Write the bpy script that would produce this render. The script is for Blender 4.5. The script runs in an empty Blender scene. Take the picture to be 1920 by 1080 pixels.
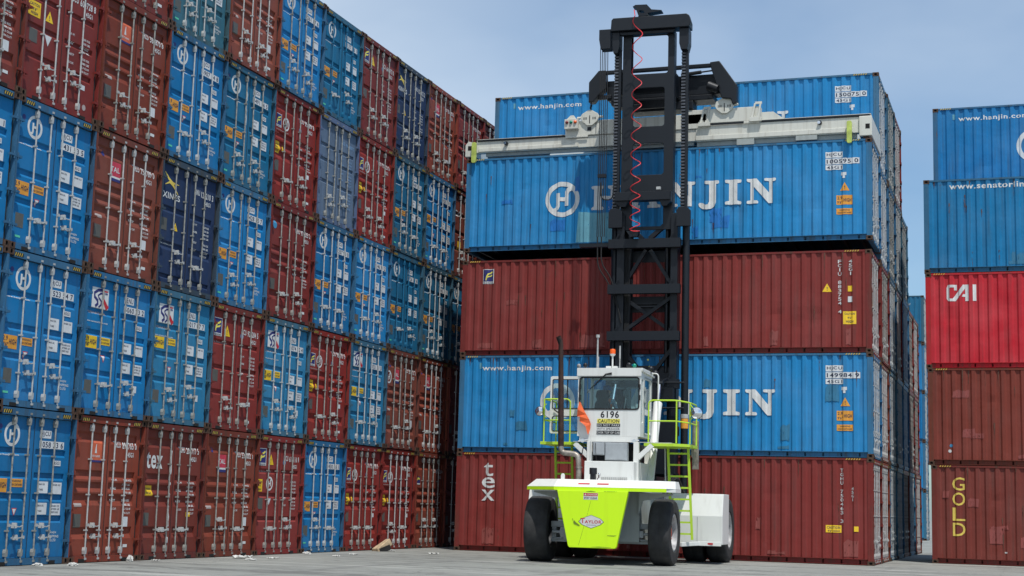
import bpy, bmesh, math, random
from mathutils import Vector, Matrix
from mathutils.geometry import tessellate_polygon
R = math.radians
sc = bpy.context.scene
C = sc.collection
random.seed(7)

# ------------------------------------------------------------------ camera
YAW, PITCH, ROLL, CAMZ, FPX = 0.339382, 0.144307, -0.0272789, 1.32964, 2817.04
cd = bpy.data.cameras.new('camera'); cam = bpy.data.objects.new('camera', cd); C.objects.link(cam)
cd.sensor_width = 36; cd.lens = FPX / 1920 * 36; cd.clip_start = .1; cd.clip_end = 20000
fwd0 = Vector((-math.sin(YAW), math.cos(YAW), 0)); rgt0 = Vector((math.cos(YAW), math.sin(YAW), 0)); up0 = Vector((0, 0, 1))
fw = fwd0 * math.cos(PITCH) + up0 * math.sin(PITCH)
up1 = -fwd0 * math.sin(PITCH) + up0 * math.cos(PITCH)
cr, sr = math.cos(ROLL), math.sin(ROLL)
rt = rgt0 * cr - up1 * sr; up = rgt0 * sr + up1 * cr
m = Matrix((rt, up, -fw)).transposed().to_4x4(); m.translation = Vector((0, 0, CAMZ)); cam.matrix_world = m
sc.camera = cam

# ------------------------------------------------------------------ sky, sun, exposure
SUN_AZ, SUN_EL = 38, 65        # azimuth measured from -Y towards +X
w = bpy.data.worlds.new('World'); sc.world = w; w.use_nodes = True
nt = w.node_tree; N = nt.nodes; L = nt.links; N.clear()
out = N.new('ShaderNodeOutputWorld'); bg = N.new('ShaderNodeBackground'); sky = N.new('ShaderNodeTexSky')
sky.sky_type = 'NISHITA'; sky.sun_disc = False; sky.sun_elevation = R(SUN_EL); sky.sun_rotation = R(180 - SUN_AZ)
sky.air_density = 1.0; sky.dust_density = 1.0; sky.ozone_density = 2.0
tc = N.new('ShaderNodeTexCoord'); mp = N.new('ShaderNodeMapping'); mp.inputs['Scale'].default_value = (1, 1, 2.2)
ns = N.new('ShaderNodeTexNoise'); ns.inputs['Scale'].default_value = 2.3; ns.inputs['Detail'].default_value = 5; ns.inputs['Roughness'].default_value = .5
rp = N.new('ShaderNodeValToRGB'); rp.color_ramp.elements[0].position = .40; rp.color_ramp.elements[1].position = .72
rp.color_ramp.elements[0].color = (.0, .0, .0, 1); rp.color_ramp.elements[1].color = (.85, .85, .85, 1)
# thin high cloud thickens towards the left of the yard (direction -X)
dt = N.new('ShaderNodeVectorMath'); dt.operation = 'DOT_PRODUCT'; dt.inputs[1].default_value = (-math.cos(YAW), -math.sin(YAW), 0.05)
mr = N.new('ShaderNodeMapRange'); mr.inputs[1].default_value = -.14; mr.inputs[2].default_value = .20; mr.inputs[3].default_value = .02; mr.inputs[4].default_value = .72
ad = N.new('ShaderNodeMath'); ad.operation = 'ADD'; ad.use_clamp = True
sb = N.new('ShaderNodeMath'); sb.operation = 'MULTIPLY'; sb.inputs[1].default_value = .55
mx = N.new('ShaderNodeMix'); mx.data_type = 'RGBA'
L.new(tc.outputs['Generated'], mp.inputs[0]); L.new(mp.outputs[0], ns.inputs[0]); L.new(ns.outputs[0], rp.inputs[0])
L.new(tc.outputs['Generated'], dt.inputs[0]); L.new(dt.outputs['Value'], mr.inputs[0])
L.new(rp.outputs[0], sb.inputs[0]); L.new(sb.outputs[0], ad.inputs[0]); L.new(mr.outputs[0], ad.inputs[1])
tint = N.new('ShaderNodeMix'); tint.data_type = 'RGBA'; tint.blend_type = 'MULTIPLY'; tint.inputs[0].default_value = 1; tint.inputs[7].default_value = (.73, .91, 1.0, 1)
L.new(sky.outputs[0], tint.inputs[6])
L.new(ad.outputs[0], mx.inputs[0]); L.new(tint.outputs[2], mx.inputs[6]); mx.inputs[7].default_value = (5.2, 6.0, 6.9, 1)
L.new(mx.outputs[2], bg.inputs[0]); bg.inputs[1].default_value = .135; L.new(bg.outputs[0], out.inputs[0])
sl = bpy.data.lights.new('sun', 'SUN'); sun = bpy.data.objects.new('sun', sl); C.objects.link(sun)
sl.energy = 4.2; sl.angle = R(.5); sl.color = (1, .955, .89)
sd = Vector((math.sin(R(SUN_AZ)) * math.cos(R(SUN_EL)), -math.cos(R(SUN_AZ)) * math.cos(R(SUN_EL)), math.sin(R(SUN_EL))))
sun.rotation_euler = sd.to_track_quat('Z', 'Y').to_euler(); sun.location = (0, 0, 60)
sc.view_settings.view_transform = 'Standard'; sc.view_settings.look = 'None'; sc.view_settings.gamma = 1
sc.view_settings.exposure = 0.0

# ------------------------------------------------------------------ materials
def srgb(r, g, b):
    return tuple(((c / 255) / 12.92 if c / 255 < .04045 else ((c / 255 + .055) / 1.055) ** 2.4) for c in (r, g, b))
MATS = {}
def base_mat(name):
    m = bpy.data.materials.new(name); m.use_nodes = True
    n = m.node_tree.nodes; l = m.node_tree.links
    b = n['Principled BSDF']; MATS[name] = m
    return m, n, l, b
def mixn(n, l, fac, a, b, mode='MIX'):
    x = n.new('ShaderNodeMix'); x.data_type = 'RGBA'; x.blend_type = mode
    for i, v in ((0, fac), (6, a), (7, b)):
        if isinstance(v, (int, float)): x.inputs[i].default_value = v
        elif isinstance(v, tuple): x.inputs[i].default_value = (*v[:3], 1)
        else: l.new(v, x.inputs[i])
    return x.outputs[2]
def noise(n, l, vec, scale, detail=4, rough=.6, w=None):
    x = n.new('ShaderNodeTexNoise'); x.noise_dimensions = '4D' if w else '3D'
    x.inputs['Scale'].default_value = scale; x.inputs['Detail'].default_value = detail; x.inputs['Roughness'].default_value = rough
    l.new(vec, x.inputs['Vector'])
    if w: l.new(w, x.inputs['W'])
    return x.outputs[0]
def ramp(n, l, v, p0, p1, c0=0., c1=1.):
    x = n.new('ShaderNodeMapRange'); x.inputs[1].default_value = p0; x.inputs[2].default_value = p1; x.inputs[3].default_value = c0; x.inputs[4].default_value = c1
    l.new(v, x.inputs[0]); return x.outputs[0]
def rndw(n, l):
    oi = n.new('ShaderNodeObjectInfo'); q = n.new('ShaderNodeMath'); q.operation = 'MULTIPLY'; q.inputs[1].default_value = 37.
    l.new(oi.outputs['Random'], q.inputs[0]); return oi, q.outputs[0]
def stretch(n, l, vec, s):
    x = n.new('ShaderNodeMapping'); x.inputs['Scale'].default_value = s; l.new(vec, x.inputs[0]); return x.outputs[0]

def paint_mat(name, rust=.5, fade=.25, rough=.55, color=None, dirt=.42, bump=.05, spec=.22, dust=.02, dcol=(.045, .045, .038)):
    """weathered paint; colour comes from the object's own colour unless given"""
    m, n, l, b = base_mat(name)
    tc = n.new('ShaderNodeTexCoord'); vec = tc.outputs['Object']
    oi, w = rndw(n, l)
    base = oi.outputs['Color'] if color is None else color
    big = noise(n, l, vec, .8, 3, .55, w)
    strk = noise(n, l, stretch(n, l, vec, (5, 5, .35)), 1.6, 4, .6, w)
    fine = noise(n, l, vec, 9, 5, .65, w)
    hs = n.new('ShaderNodeHueSaturation'); hs.inputs['Saturation'].default_value = .78; hs.inputs['Value'].default_value = 1.3
    if color is None: l.new(base, hs.inputs['Color'])
    else: hs.inputs['Color'].default_value = (*color, 1)
    c = mixn(n, l, ramp(n, l, big, .42, .75, 0, fade), base, hs.outputs[0])
    c = mixn(n, l, ramp(n, l, strk, .5, .78, 0, dirt), c, dcol)
    c = mixn(n, l, ramp(n, l, fine, .3, .7, .0, dust), c, (.3, .28, .25), 'MIX')
    r1 = ramp(n, l, noise(n, l, vec, 6, 6, .75, w), .655, .70, 0, rust)
    r2 = ramp(n, l, noise(n, l, stretch(n, l, vec, (9, 9, 1.2)), 1.3, 5, .7, w), .66, .74, 0, rust * .7)
    c = mixn(n, l, r1, c, (.10, .04, .02)); c = mixn(n, l, r2, c, (.13, .06, .035))
    l.new(c, b.inputs['Base Color'])
    l.new(ramp(n, l, fine, .2, .8, rough - .08, rough + .15), b.inputs['Roughness'])
    b.inputs['Specular IOR Level'].default_value = spec
    bp = n.new('ShaderNodeBump'); bp.inputs['Strength'].default_value = .45; bp.inputs['Distance'].default_value = bump
    l.new(noise(n, l, vec, 1.7, 3, .5, w), bp.inputs['Height']); l.new(bp.outputs[0], b.inputs['Normal'])
    return m
def plain_mat(name, color, rough=.5, metal=0., var=.12, spec=.5, scale=6, emit=0):
    m, n, l, b = base_mat(name)
    tc = n.new('ShaderNodeTexCoord'); v = noise(n, l, tc.outputs['Object'], scale, 5, .6)
    dk = tuple(c * (1 - var * 2) for c in color)
    l.new(mixn(n, l, ramp(n, l, v, .35, .7), color, dk), b.inputs['Base Color'])
    b.inputs['Roughness'].default_value = rough; b.inputs['Metallic'].default_value = metal; b.inputs['Specular IOR Level'].default_value = spec
    if emit: b.inputs['Emission Color'].default_value = (*color, 1); b.inputs['Emission Strength'].default_value = emit
    return m
def decal_mat(name, color, flake=.0):
    m, n, l, b = base_mat(name)
    tc = n.new('ShaderNodeTexCoord'); v = noise(n, l, tc.outputs['Object'], 3, 5, .65)
    l.new(mixn(n, l, ramp(n, l, v, .35, .75), color, tuple(c * .72 for c in color)), b.inputs['Base Color'])
    b.inputs['Roughness'].default_value = .55
    if flake:
        f = noise(n, l, stretch(n, l, tc.outputs['Object'], (3, 3, 1)), 5, 6, .75)
        l.new(ramp(n, l, f, flake, flake + .03, 1, 0), b.inputs['Alpha'])
    return m
paint_mat('container_paint', rust=.55)
paint_mat('rusty_paint', rust=1.0, fade=.3, rough=.65)
paint_mat('frame_paint', rust=1.0, fade=.1, dirt=.85, dust=.03, dcol=(.05, .045, .03))
plain_mat('casting_steel', (.10, .055, .035), .75, 0, .35, .3, 20)
plain_mat('galvanised', (.47, .48, .47), .5, .05, .16, .5, 14)
plain_mat('galvanised_aged', (.36, .36, .33), .6, .15, .3, .4, 14)
plain_mat('rubber_seal', (.012, .012, .013), .8)
plain_mat('shadow_hole', (.008, .008, .008), .95)  # near-black that paints the shade inside openings; also colours eyes and mouth
WHITE = (.68, .69, .68)
decal_mat('white', WHITE); decal_mat('white_worn', WHITE, .66); decal_mat('panel_white', (.66, .68, .69))
decal_mat('ink', (.02, .03, .07)); decal_mat('black', (.012, .012, .014)); decal_mat('yellow', (.85, .55, .02)); decal_mat('orange', (.72, .30, .03))
decal_mat('hazard_yellow', (.60, .42, .06)); decal_mat('red', (.55, .02, .03)); decal_mat('pink_red', (.55, .045, .08)); decal_mat('navy', (.025, .03, .16)); decal_mat('coral', (.62, .13, .06))
decal_mat('gold', (.72, .55, .10)); decal_mat('pale_blue', (.22, .38, .60)); decal_mat('grey_tag', (.10, .10, .09)); decal_mat('lettering_grey', (.42, .36, .34)); decal_mat('teal_patch', (.13, .36, .46), .64)
decal_mat('lemon', (.80, .72, .12)); decal_mat('green_tag', (.10, .55, .35)); decal_mat('rust_mark', (.11, .045, .025), .52); decal_mat('blue_touch', (.006, .16, .50), .56); decal_mat('dull_blue', (.03, .17, .30), .60); decal_mat('dull_red', (.26, .06, .05), .58); decal_mat('scuff', (.16, .24, .02), .58); decal_mat('sky_blue', (.05, .28, .50)); decal_mat('amber', (.75, .33, .04))
MCOL = (.70, .71, .68)
paint_mat('machine_white', rust=.12, fade=0, rough=.38, color=MCOL, dirt=.22, bump=.004, spec=.5, dust=.03, dcol=(.25, .23, .18))
paint_mat('spreader_white', rust=.7, fade=0, rough=.45, color=(.60, .60, .54), dirt=.5, bump=.01, spec=.4, dust=.05, dcol=(.22, .18, .12))
paint_mat('machine_grey', rust=.1, fade=0, rough=.5, color=(.33, .36, .35), dirt=.3, bump=.004)
paint_mat('hivis_green', rust=.0, fade=0, rough=.4, color=(.60, .93, .004), dust=0, dirt=.10, dcol=(.22, .28, .02), bump=.002, spec=.5)
paint_mat('rail_green', rust=.15, fade=0, rough=.45, color=(.45, .66, .05), dust=0, dirt=.12, bump=.002)
paint_mat('mast_black', rust=.05, fade=.2, rough=.42, color=(.0065, .009, .0135), dirt=.0, bump=.003, spec=.35, dust=0)
plain_mat('grey_box', (.36, .39, .41), .5, 0, .1)
plain_mat('tyre_rubber', (.046, .046, .047), .85, 0, .22, .25, 4)
plain_mat('rim_white', (.45, .45, .45), .5, 0, .3); plain_mat('rim_orange', (.55, .06, .02), .5, 0, .3)
plain_mat('exhaust_rust', (.055, .028, .022), .7, .2, .35, .4, 5); plain_mat('exhaust_silver', (.42, .38, .33), .45, .5, .35, .5, 5)
plain_mat('chrome', (.75, .75, .76), .12, 1, .02); plain_mat('mirror_glass', (.82, .84, .86), .04, 1, .0)
plain_mat('hose_red', (.62, .03, .04), .45); plain_mat('steel_dark', (.018, .020, .024), .45, .4, .2)
plain_mat('chain_steel', (.12, .125, .14), .4, .6, .25)
plain_mat('lamp_orange', (.85, .12, .01), .25, 0, .05); plain_mat('lamp_green', (.0, .24, .16), .3, 0, .05); plain_mat('lamp_red', (.16, .01, .02), .3, 0, .05)
plain_mat('flag_orange', (.78, .13, .03), .7, 0, .15); plain_mat('flipper_green', (.52, .62, .13), .5, 0, .2)
plain_mat('seat_fabric', (.018, .019, .021), .8); plain_mat('paper', (.58, .58, .55), .85, 0, .2); plain_mat('cardboard', (.50, .38, .24), .85, 0, .3)
plain_mat('skin_tone', (.42, .24, .16), .55, 0, .05); plain_mat('shirt_blue', (.30, .42, .52), .8); plain_mat('vest_orange', (.75, .20, .10), .75); plain_mat('denim', (.03, .04, .08), .85)
plain_mat('cap_blue', (.03, .12, .32), .8); plain_mat('glove_white', (.62, .66, .64), .7); plain_mat('red_reflector', (.45, .02, .03), .35)
m, n, l, b = base_mat('cab_glass')
b.inputs['Base Color'].default_value = (.64, .84, .86, 1); b.inputs['Transmission Weight'].default_value = 1; b.inputs['Roughness'].default_value = .03; b.inputs['IOR'].default_value = 1.45
# concrete yard
m, n, l, b = base_mat('yard_concrete')
tc = n.new('ShaderNodeTexCoord'); v = tc.outputs['Object']
c = mixn(n, l, ramp(n, l, noise(n, l, v, .18, 5, .6), .35, .68), (.225, .235, .215), (.150, .158, .145))
c = mixn(n, l, ramp(n, l, noise(n, l, v, 60, 4, .7), .3, .7, 0, .5), c, (.29, .29, .27))
c = mixn(n, l, ramp(n, l, noise(n, l, stretch(n, l, v, (1.0, .05, 1)), 1.1, 5, .65), .56, .72, 0, .55), c, (.08, .08, .08))
sv = n.new('ShaderNodeMapping'); sv.inputs['Rotation'].default_value = (0, 0, R(14)); sv.inputs['Scale'].default_value = (.12, 1.6, 1); l.new(v, sv.inputs[0])
c = mixn(n, l, ramp(n, l, noise(n, l, sv.outputs[0], 1.2, 6, .7), .56, .66, 0, .75), c, (.46, .46, .43))
c = mixn(n, l, ramp(n, l, noise(n, l, v, 1.6, 6, .75), .62, .70, 0, .45), c, (.09, .09, .088))
wv = n.new('ShaderNodeTexVoronoi'); wv.feature = 'DISTANCE_TO_EDGE'; wv.inputs['Scale'].default_value = .22
nd = n.new('ShaderNodeVectorMath'); nd.operation = 'ADD'; nv = n.new('ShaderNodeTexNoise'); nv.inputs['Scale'].default_value = 1.5; l.new(v, nv.inputs[0]); l.new(v, nd.inputs[0]); l.new(nv.outputs[1], nd.inputs[1]); l.new(nd.outputs[0], wv.inputs[0])
c = mixn(n, l, ramp(n, l, wv.outputs[0], .0, .006, .5, 0), c, (.07, .07, .07))
tk = n.new('ShaderNodeMapping'); tk.inputs['Rotation'].default_value = (0, 0, R(-72)); tk.inputs['Scale'].default_value = (.05, .9, 1); l.new(nd.outputs[0], tk.inputs[0])
c = mixn(n, l, ramp(n, l, noise(n, l, tk.outputs[0], 1.6, 4, .6), .54, .64, 0, .55), c, (.07, .07, .068))
bk = n.new('ShaderNodeTexBrick'); bk.inputs['Scale'].default_value = 1; bk.inputs['Mortar Size'].default_value = .022; bk.inputs['Brick Width'].default_value = 6; bk.inputs['Row Height'].default_value = 4.5; bk.offset = 0
bk.inputs['Color1'].default_value = bk.inputs['Color2'].default_value = (0, 0, 0, 1); bk.inputs['Mortar'].default_value = (1, 1, 1, 1); l.new(v, bk.inputs[0])
jt = n.new('ShaderNodeMath'); jt.operation = 'MULTIPLY'; jt.inputs[1].default_value = .22; l.new(bk.outputs[0], jt.inputs[0])
c = mixn(n, l, jt.outputs[0], c, (.06, .06, .058))
l.new(c, b.inputs['Base Color']); b.inputs['Roughness'].default_value = .82
bp = n.new('ShaderNodeBump'); bp.inputs['Strength'].default_value = .4; bp.inputs['Distance'].default_value = .01
l.new(noise(n, l, v, 25, 5, .7), bp.inputs['Height']); l.new(bp.outputs[0], b.inputs['Normal'])

# ------------------------------------------------------------------ mesh helpers
class MB:
    def __init__(s): s.v = []; s.f = []; s.m = []
    def add(s, vs, fs, m=0):
        o = len(s.v); s.v += [tuple(v) for v in vs]; s.f += [tuple(i + o for i in f) for f in fs]; s.m += [m] * len(fs)
    def box(s, x0, x1, y0, y1, z0, z1, m=0):
        s.add([(x0, y0, z0), (x1, y0, z0), (x1, y1, z0), (x0, y1, z0), (x0, y0, z1), (x1, y0, z1), (x1, y1, z1), (x0, y1, z1)],
              [(0, 3, 2, 1), (4, 5, 6, 7), (0, 1, 5, 4), (1, 2, 6, 5), (2, 3, 7, 6), (3, 0, 4, 7)], m)
    def beam(s, p0, p1, a, b, m=0, upv=(0, 0, 1)):
        p0 = Vector(p0); p1 = Vector(p1); d = (p1 - p0).normalized(); u = Vector(upv)
        if abs(d.dot(u)) > .98: u = Vector((0, 1, 0))
        sx = d.cross(u).normalized() * a / 2; sy = sx.cross(d).normalized() * b / 2
        vs = [p + i * sx + j * sy for p in (p0, p1) for i, j in ((-1, -1), (1, -1), (1, 1), (-1, 1))]
        s.add(vs, [(0, 1, 2, 3), (7, 6, 5, 4), (0, 4, 5, 1), (1, 5, 6, 2), (2, 6, 7, 3), (3, 7, 4, 0)], m)
    def tube(s, pts, r, k=8, m=0, cap=True):
        pts = [Vector(p) for p in pts]; rs = r if isinstance(r, (list, tuple)) else [r] * len(pts); rings = []
        pu = None
        for i, p in enumerate(pts):
            d = (pts[min(i + 1, len(pts) - 1)] - pts[max(i - 1, 0)]).normalized()
            if pu is None: pu = d.orthogonal().normalized()
            else:
                pu = pu - d * pu.dot(d); pu = pu.normalized() if pu.length > 1e-6 else d.orthogonal().normalized()
            q = d.cross(pu)
            rings.append([p + (pu * math.cos(2 * math.pi * j / k) + q * math.sin(2 * math.pi * j / k)) * rs[i] for j in range(k)])
        vs = [v for r_ in rings for v in r_]; fs = []
        for i in range(len(pts) - 1):
            for j in range(k): fs.append((i * k + j, i * k + (j + 1) % k, (i + 1) * k + (j + 1) % k, (i + 1) * k + j))
        if cap: fs.append(tuple(range(k))[::-1]); fs.append(tuple((len(pts) - 1) * k + j for j in range(k)))
        s.add(vs, fs, m)
    def prism(s, poly, axis, a0, a1, m=0, holes=()):
        """poly in the two other axes (x,z for 'y'; y,z for 'x'; x,y for 'z')"""
        def P(q, a): return (q[0], a, q[1]) if axis == 'y' else ((a, q[0], q[1]) if axis == 'x' else (q[0], q[1], a))
        loops = [list(poly)] + [list(h) for h in holes]; flat = [q for lp in loops for q in lp]; nn = len(flat)
        tris = tessellate_polygon([[Vector((q[0], q[1], 0)) for q in lp] for lp in loops])
        vs = [P(q, a0) for q in flat] + [P(q, a1) for q in flat]
        fs = [tuple(t) for t in tris] + [tuple(i + nn for i in t[::-1]) for t in tris]; o = 0
        for lp in loops:
            k = len(lp)
            for i in range(k): j = (i + 1) % k; fs.append((o + i, o + j, o + j + nn, o + i + nn))
            o += k
        s.add(vs, fs, m)
    def lathe(s, prof, origin, axis='z', k=24, m=0):
        """prof: list of (radius, height) along the axis"""
        o = Vector(origin); vs = []; fs = []
        for r, h in prof:
            for j in range(k):
                a = 2 * math.pi * j / k; c_, s_ = r * math.cos(a), r * math.sin(a)
                vs.append(o + Vector({'z': (c_, s_, h), 'y': (c_, h, s_), 'x': (h, c_, s_)}[axis]))
        for i in range(len(prof) - 1):
            for j in range(k): fs.append((i * k + j, i * k + (j + 1) % k, (i + 1) * k + (j + 1) % k, (i + 1) * k + j))
        s.add(vs, fs, m)
    def sphere(s, c, r, k=12, m=0, sz=1):
        s.lathe([(max(1e-4, r * math.sin(math.pi * i / 8)), -r * sz * math.cos(math.pi * i / 8)) for i in range(9)], c, 'z', k, m)
    def mesh(s, name, mats, smooth=False, fix=True):
        me = bpy.data.meshes.new(name); me.from_pydata([tuple(v) for v in s.v], [], s.f)
        for mm in mats: me.materials.append(MATS[mm])
        me.polygons.foreach_set('material_index', s.m)
        if fix:
            bm = bmesh.new(); bm.from_mesh(me); bmesh.ops.recalc_face_normals(bm, faces=bm.faces); bm.to_mesh(me); bm.free()
        if smooth:
            me.polygons.foreach_set('use_smooth', [True] * len(me.polygons)); me.set_sharp_from_angle(angle=R(38))
        me.update(); return me
    def build(s, name, mats, parent=None, loc=(0, 0, 0), smooth=False, bevel=0, color=None, fix=True):
        return put(name, s.mesh(name, mats if isinstance(mats, (list, tuple)) else [mats], smooth, fix), parent, loc, color, bevel)
def put(name, mesh, parent=None, loc=(0, 0, 0), color=None, bevel=0, rot=None):
    o = bpy.data.objects.new(name, mesh); C.objects.link(o); o.location = loc
    if parent: o.parent = parent
    if rot: o.rotation_euler = rot
    if color: o.color = (*color, 1)
    if bevel:
        b = o.modifiers.new('bevel', 'BEVEL'); b.width = bevel; b.segments = 2; b.limit_method = 'ANGLE'; b.angle_limit = R(40)
    return o
def tag(o, label, cat, group=None):
    label = label.replace(', beside column of number', ' beside')
    o['label'] = label; o['category'] = cat
    if group: o['group'] = group
    return o
def empty(name, loc, rz=0):
    o = bpy.data.objects.new(name, None); C.objects.link(o); o.location = loc; o.rotation_euler = (0, 0, rz); o.empty_display_size = .3; return o

# ------------------------------------------------------------------ flat shapes for markings
_txt = {}
def text_shape(s, bold=.022):
    """triangulated outline of a string, normalised to a 1x1 box"""
    if s in _txt: return _txt[s]
    if len(s) == 1: bold = .008
    cu = bpy.data.curves.new('t', 'FONT'); cu.body = s; cu.resolution_u = 3; cu.offset = bold; cu.space_character = 1.12
    ob = bpy.data.objects.new('t', cu); me = bpy.data.meshes.new_from_object(ob)
    vs = [v.co.to_2d() for v in me.vertices]; fs = [tuple(p.vertices) for p in me.polygons]
    x0 = min(v.x for v in vs); x1 = max(v.x for v in vs); y0 = min(v.y for v in vs); y1 = max(v.y for v in vs)
    vs = [((v.x - x0) / (x1 - x0), (v.y - y0) / (y1 - y0)) for v in vs]
    bpy.data.objects.remove(ob); bpy.data.curves.remove(cu); bpy.data.meshes.remove(me)
    _txt[s] = (vs, fs); return _txt[s]
def T(s, u0, u1, z0, z1, m='white'):
    vs, fs = text_shape(s); return ([(u0 + a * (u1 - u0), z0 + b * (z1 - z0)) for a, b in vs], fs, m)
def TV(s, u0, u1, z1, step, m='white', h=.8):
    """letters one under the other"""
    o = []
    for i, ch in enumerate(s):
        if ch == ' ': continue
        k = .3 if ch in '1I' else 1
        uc = (u0 + u1) / 2; hw = (u1 - u0) / 2 * k
        o.append(T(ch, uc - hw, uc + hw, z1 - step * i - step * h, z1 - step * i, m))
    return o
def RC(u0, u1, z0, z1, m): return ([(u0, z0), (u1, z0), (u1, z1), (u0, z1)], [(0, 1, 2, 3)], m)
def PL(pts, m, holes=()):
    loops = [list(pts)] + [list(h) for h in holes]
    tr = tessellate_polygon([[Vector((q[0], q[1], 0)) for q in lp] for lp in loops])
    return ([q for lp in loops for q in lp], [tuple(t) for t in tr], m)
def DISC(u, z, r, m, k=20): return PL([(u + r * math.cos(2 * math.pi * i / k), z + r * math.sin(2 * math.pi * i / k)) for i in range(k)], m)
def RING(u, z, r1, r0, m, k=36):
    vs = []; fs = []
    for i in range(k):
        a = 2 * math.pi * i / k; vs += [(u + r1 * math.cos(a), z + r1 * math.sin(a)), (u + r0 * math.cos(a), z + r0 * math.sin(a))]
    for i in range(k): j = (i + 1) % k; fs.append((2 * i, 2 * j, 2 * j + 1, 2 * i + 1))
    return (vs, fs, m)
def STROKE(pts, w, m):
    vs = []; fs = []; n_ = len(pts)
    ws = w if isinstance(w, (list, tuple)) else [w] * n_
    for i, p in enumerate(pts):
        a = pts[max(i - 1, 0)]; b = pts[min(i + 1, n_ - 1)]; dx, dy = b[0] - a[0], b[1] - a[1]; d = math.hypot(dx, dy) or 1
        nx, ny = -dy / d * ws[i] / 2, dx / d * ws[i] / 2; vs += [(p[0] + nx, p[1] + ny), (p[0] - nx, p[1] - ny)]
    for i in range(n_ - 1): fs.append((2 * i, 2 * i + 1, 2 * i + 3, 2 * i + 2))
    return (vs, fs, m)
def RINGH(u, z, r, m='white', k=None):
    """ring emblem with a hooked letter H inside"""
    s = r; o = [RING(u, z, s, s * .74, m)]
    def q(pts): return PL([(u + a * s, z + b * s) for a, b in pts], m)
    o.append(q([(-.36, .36), (-.14, .36), (-.14, -.40), (-.22, -.58), (-.40, -.70), (-.62, -.62), (-.52, -.50), (-.40, -.46), (-.36, -.36)]))
    o.append(q([(.14, -.38), (.36, -.38), (.36, .30), (.42, .42), (.58, .50), (.60, .66), (.40, .70), (.24, .60), (.14, .44)]))
    o.append(RC(u - .14 * s, u + .14 * s, z - .10 * s, z + .12 * s, m))
    return o
def slab(ch, u0, u1, z0, z1, m):
    """slab-serif capitals as polygons"""
    W = u1 - u0; H = z1 - z0
    def P(pts): return PL([(u0 + a * W, z0 + b * H) for a, b in pts], m)
    def serif_I(c, hw, sw, sl, srr=None):
        srr = sl if srr is None else srr; r = .05
        return P([(c - sl + .02, 0), (c + srr - .02, 0), (c + srr, r), (c + srr, .11 - r / 2), (c + srr - .03, .12), (c + hw, .15), (c + hw, .85), (c + srr - .03, .88), (c + srr, .93), (c + srr, .97), (c + srr - .02, 1),
                  (c - sl + .02, 1), (c - sl, .97), (c - sl, .93), (c - sl + .03, .88), (c - hw, .85), (c - hw, .15), (c - sl + .03, .12), (c - sl, .11 - r / 2), (c - sl, r)])
    if ch == 'I': return [serif_I(.5, .26, 0, .5)]
    if ch == 'H': return [serif_I(.22, .12, 0, .22), serif_I(.78, .12, 0, .22), P([(.34, .44), (.66, .44), (.66, .57), (.34, .57)])]
    if ch == 'N': return [P([(0, 1), (.34, 1), (.76, .42), (.76, .88), (.62, .89), (.60, .93), (.60, .97), (.62, 1), (.98, 1), (1, .97), (1, .92), (.97, .88), (.88, .86), (.88, 0), (.74, 0), (.24, .68), (.24, .13), (.36, .12), (.39, .08), (.39, .03), (.37, 0), (.02, 0), (0, .03), (0, .08), (.03, .12), (.12, .14), (.12, .86), (.03, .88), (0, .92)])]
    if ch == 'J': return [P([(.3, 1), (.97, 1), (1, .96), (1, .91), (.97, .87), (.86, .85), (.86, .12), (.78, -.04), (.62, -.13), (.40, -.16), (.18, -.13), (.04, -.04), (0, .06), (.06, .12), (.2, .11), (.34, .03), (.46, .05), (.52, .15), (.52, .85), (.32, .87), (.28, .91), (.28, .96)])]
    if ch == 'A': return [PL([(u0 + a * W, z0 + b * H) for a, b in [(.36, 1), (.64, 1), (.90, .14), (1, .11), (1, 0), (.60, 0), (.60, .11), (.68, .13), (.64, .26), (.34, .26), (.31, .13), (.38, .11), (.38, 0), (0, 0), (0, .11), (.09, .14)]], m, [[(u0 + a * W, z0 + b * H) for a, b in [(.49, .82), (.38, .42), (.60, .42)]]])]
def SLABWORD(z0, z1, m='white_worn'):
    o = []
    for ch, a, b in (('H', 4.0, 4.9), ('A', 5.12, 6.12), ('N', 6.3, 7.15), ('J', 7.25, 7.85), ('I', 8.03, 8.5), ('N', 8.66, 9.5)): o += slab(ch, a, b, z0, z1, m)
    return o

LAY = .0012
def sticker_mesh(shapes, breaks, baxis, place, off0=.004):
    """lays flat shapes on a folded sheet: cut at the folds, then displaced along the sheet"""
    mats = []; bm = bmesh.new()
    for li, (vs, fs, m) in enumerate(shapes):
        if m not in mats: mats.append(m)
        bb = bmesh.new(); bv = [bb.verts.new((v[0], v[1], 0)) for v in vs]
        for f in fs:
            try: bb.faces.new([bv[i] for i in f])
            except ValueError: pass
        lo = min(v[baxis] for v in vs); hi = max(v[baxis] for v in vs)
        for bk in breaks:
            if lo < bk < hi:
                co = Vector((bk, 0, 0)) if baxis == 0 else Vector((0, bk, 0)); no = Vector((1, 0, 0)) if baxis == 0 else Vector((0, 1, 0))
                bmesh.ops.bisect_plane(bb, geom=bb.verts[:] + bb.edges[:] + bb.faces[:], plane_co=co, plane_no=no, dist=1e-5)
        mi = mats.index(m); mp_ = {}
        for v in bb.verts: mp_[v] = bm.verts.new(place(v.co.x, v.co.y, off0 + LAY * li))
        for f in bb.faces:
            try: nf = bm.faces.new([mp_[v] for v in f.verts]); nf.material_index = mi
            except ValueError: pass
        bb.free()
    me = bpy.data.meshes.new('marking'); bm.to_mesh(me); bm.free()
    for mm in mats: me.materials.append(MATS[mm])
    return me

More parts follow.
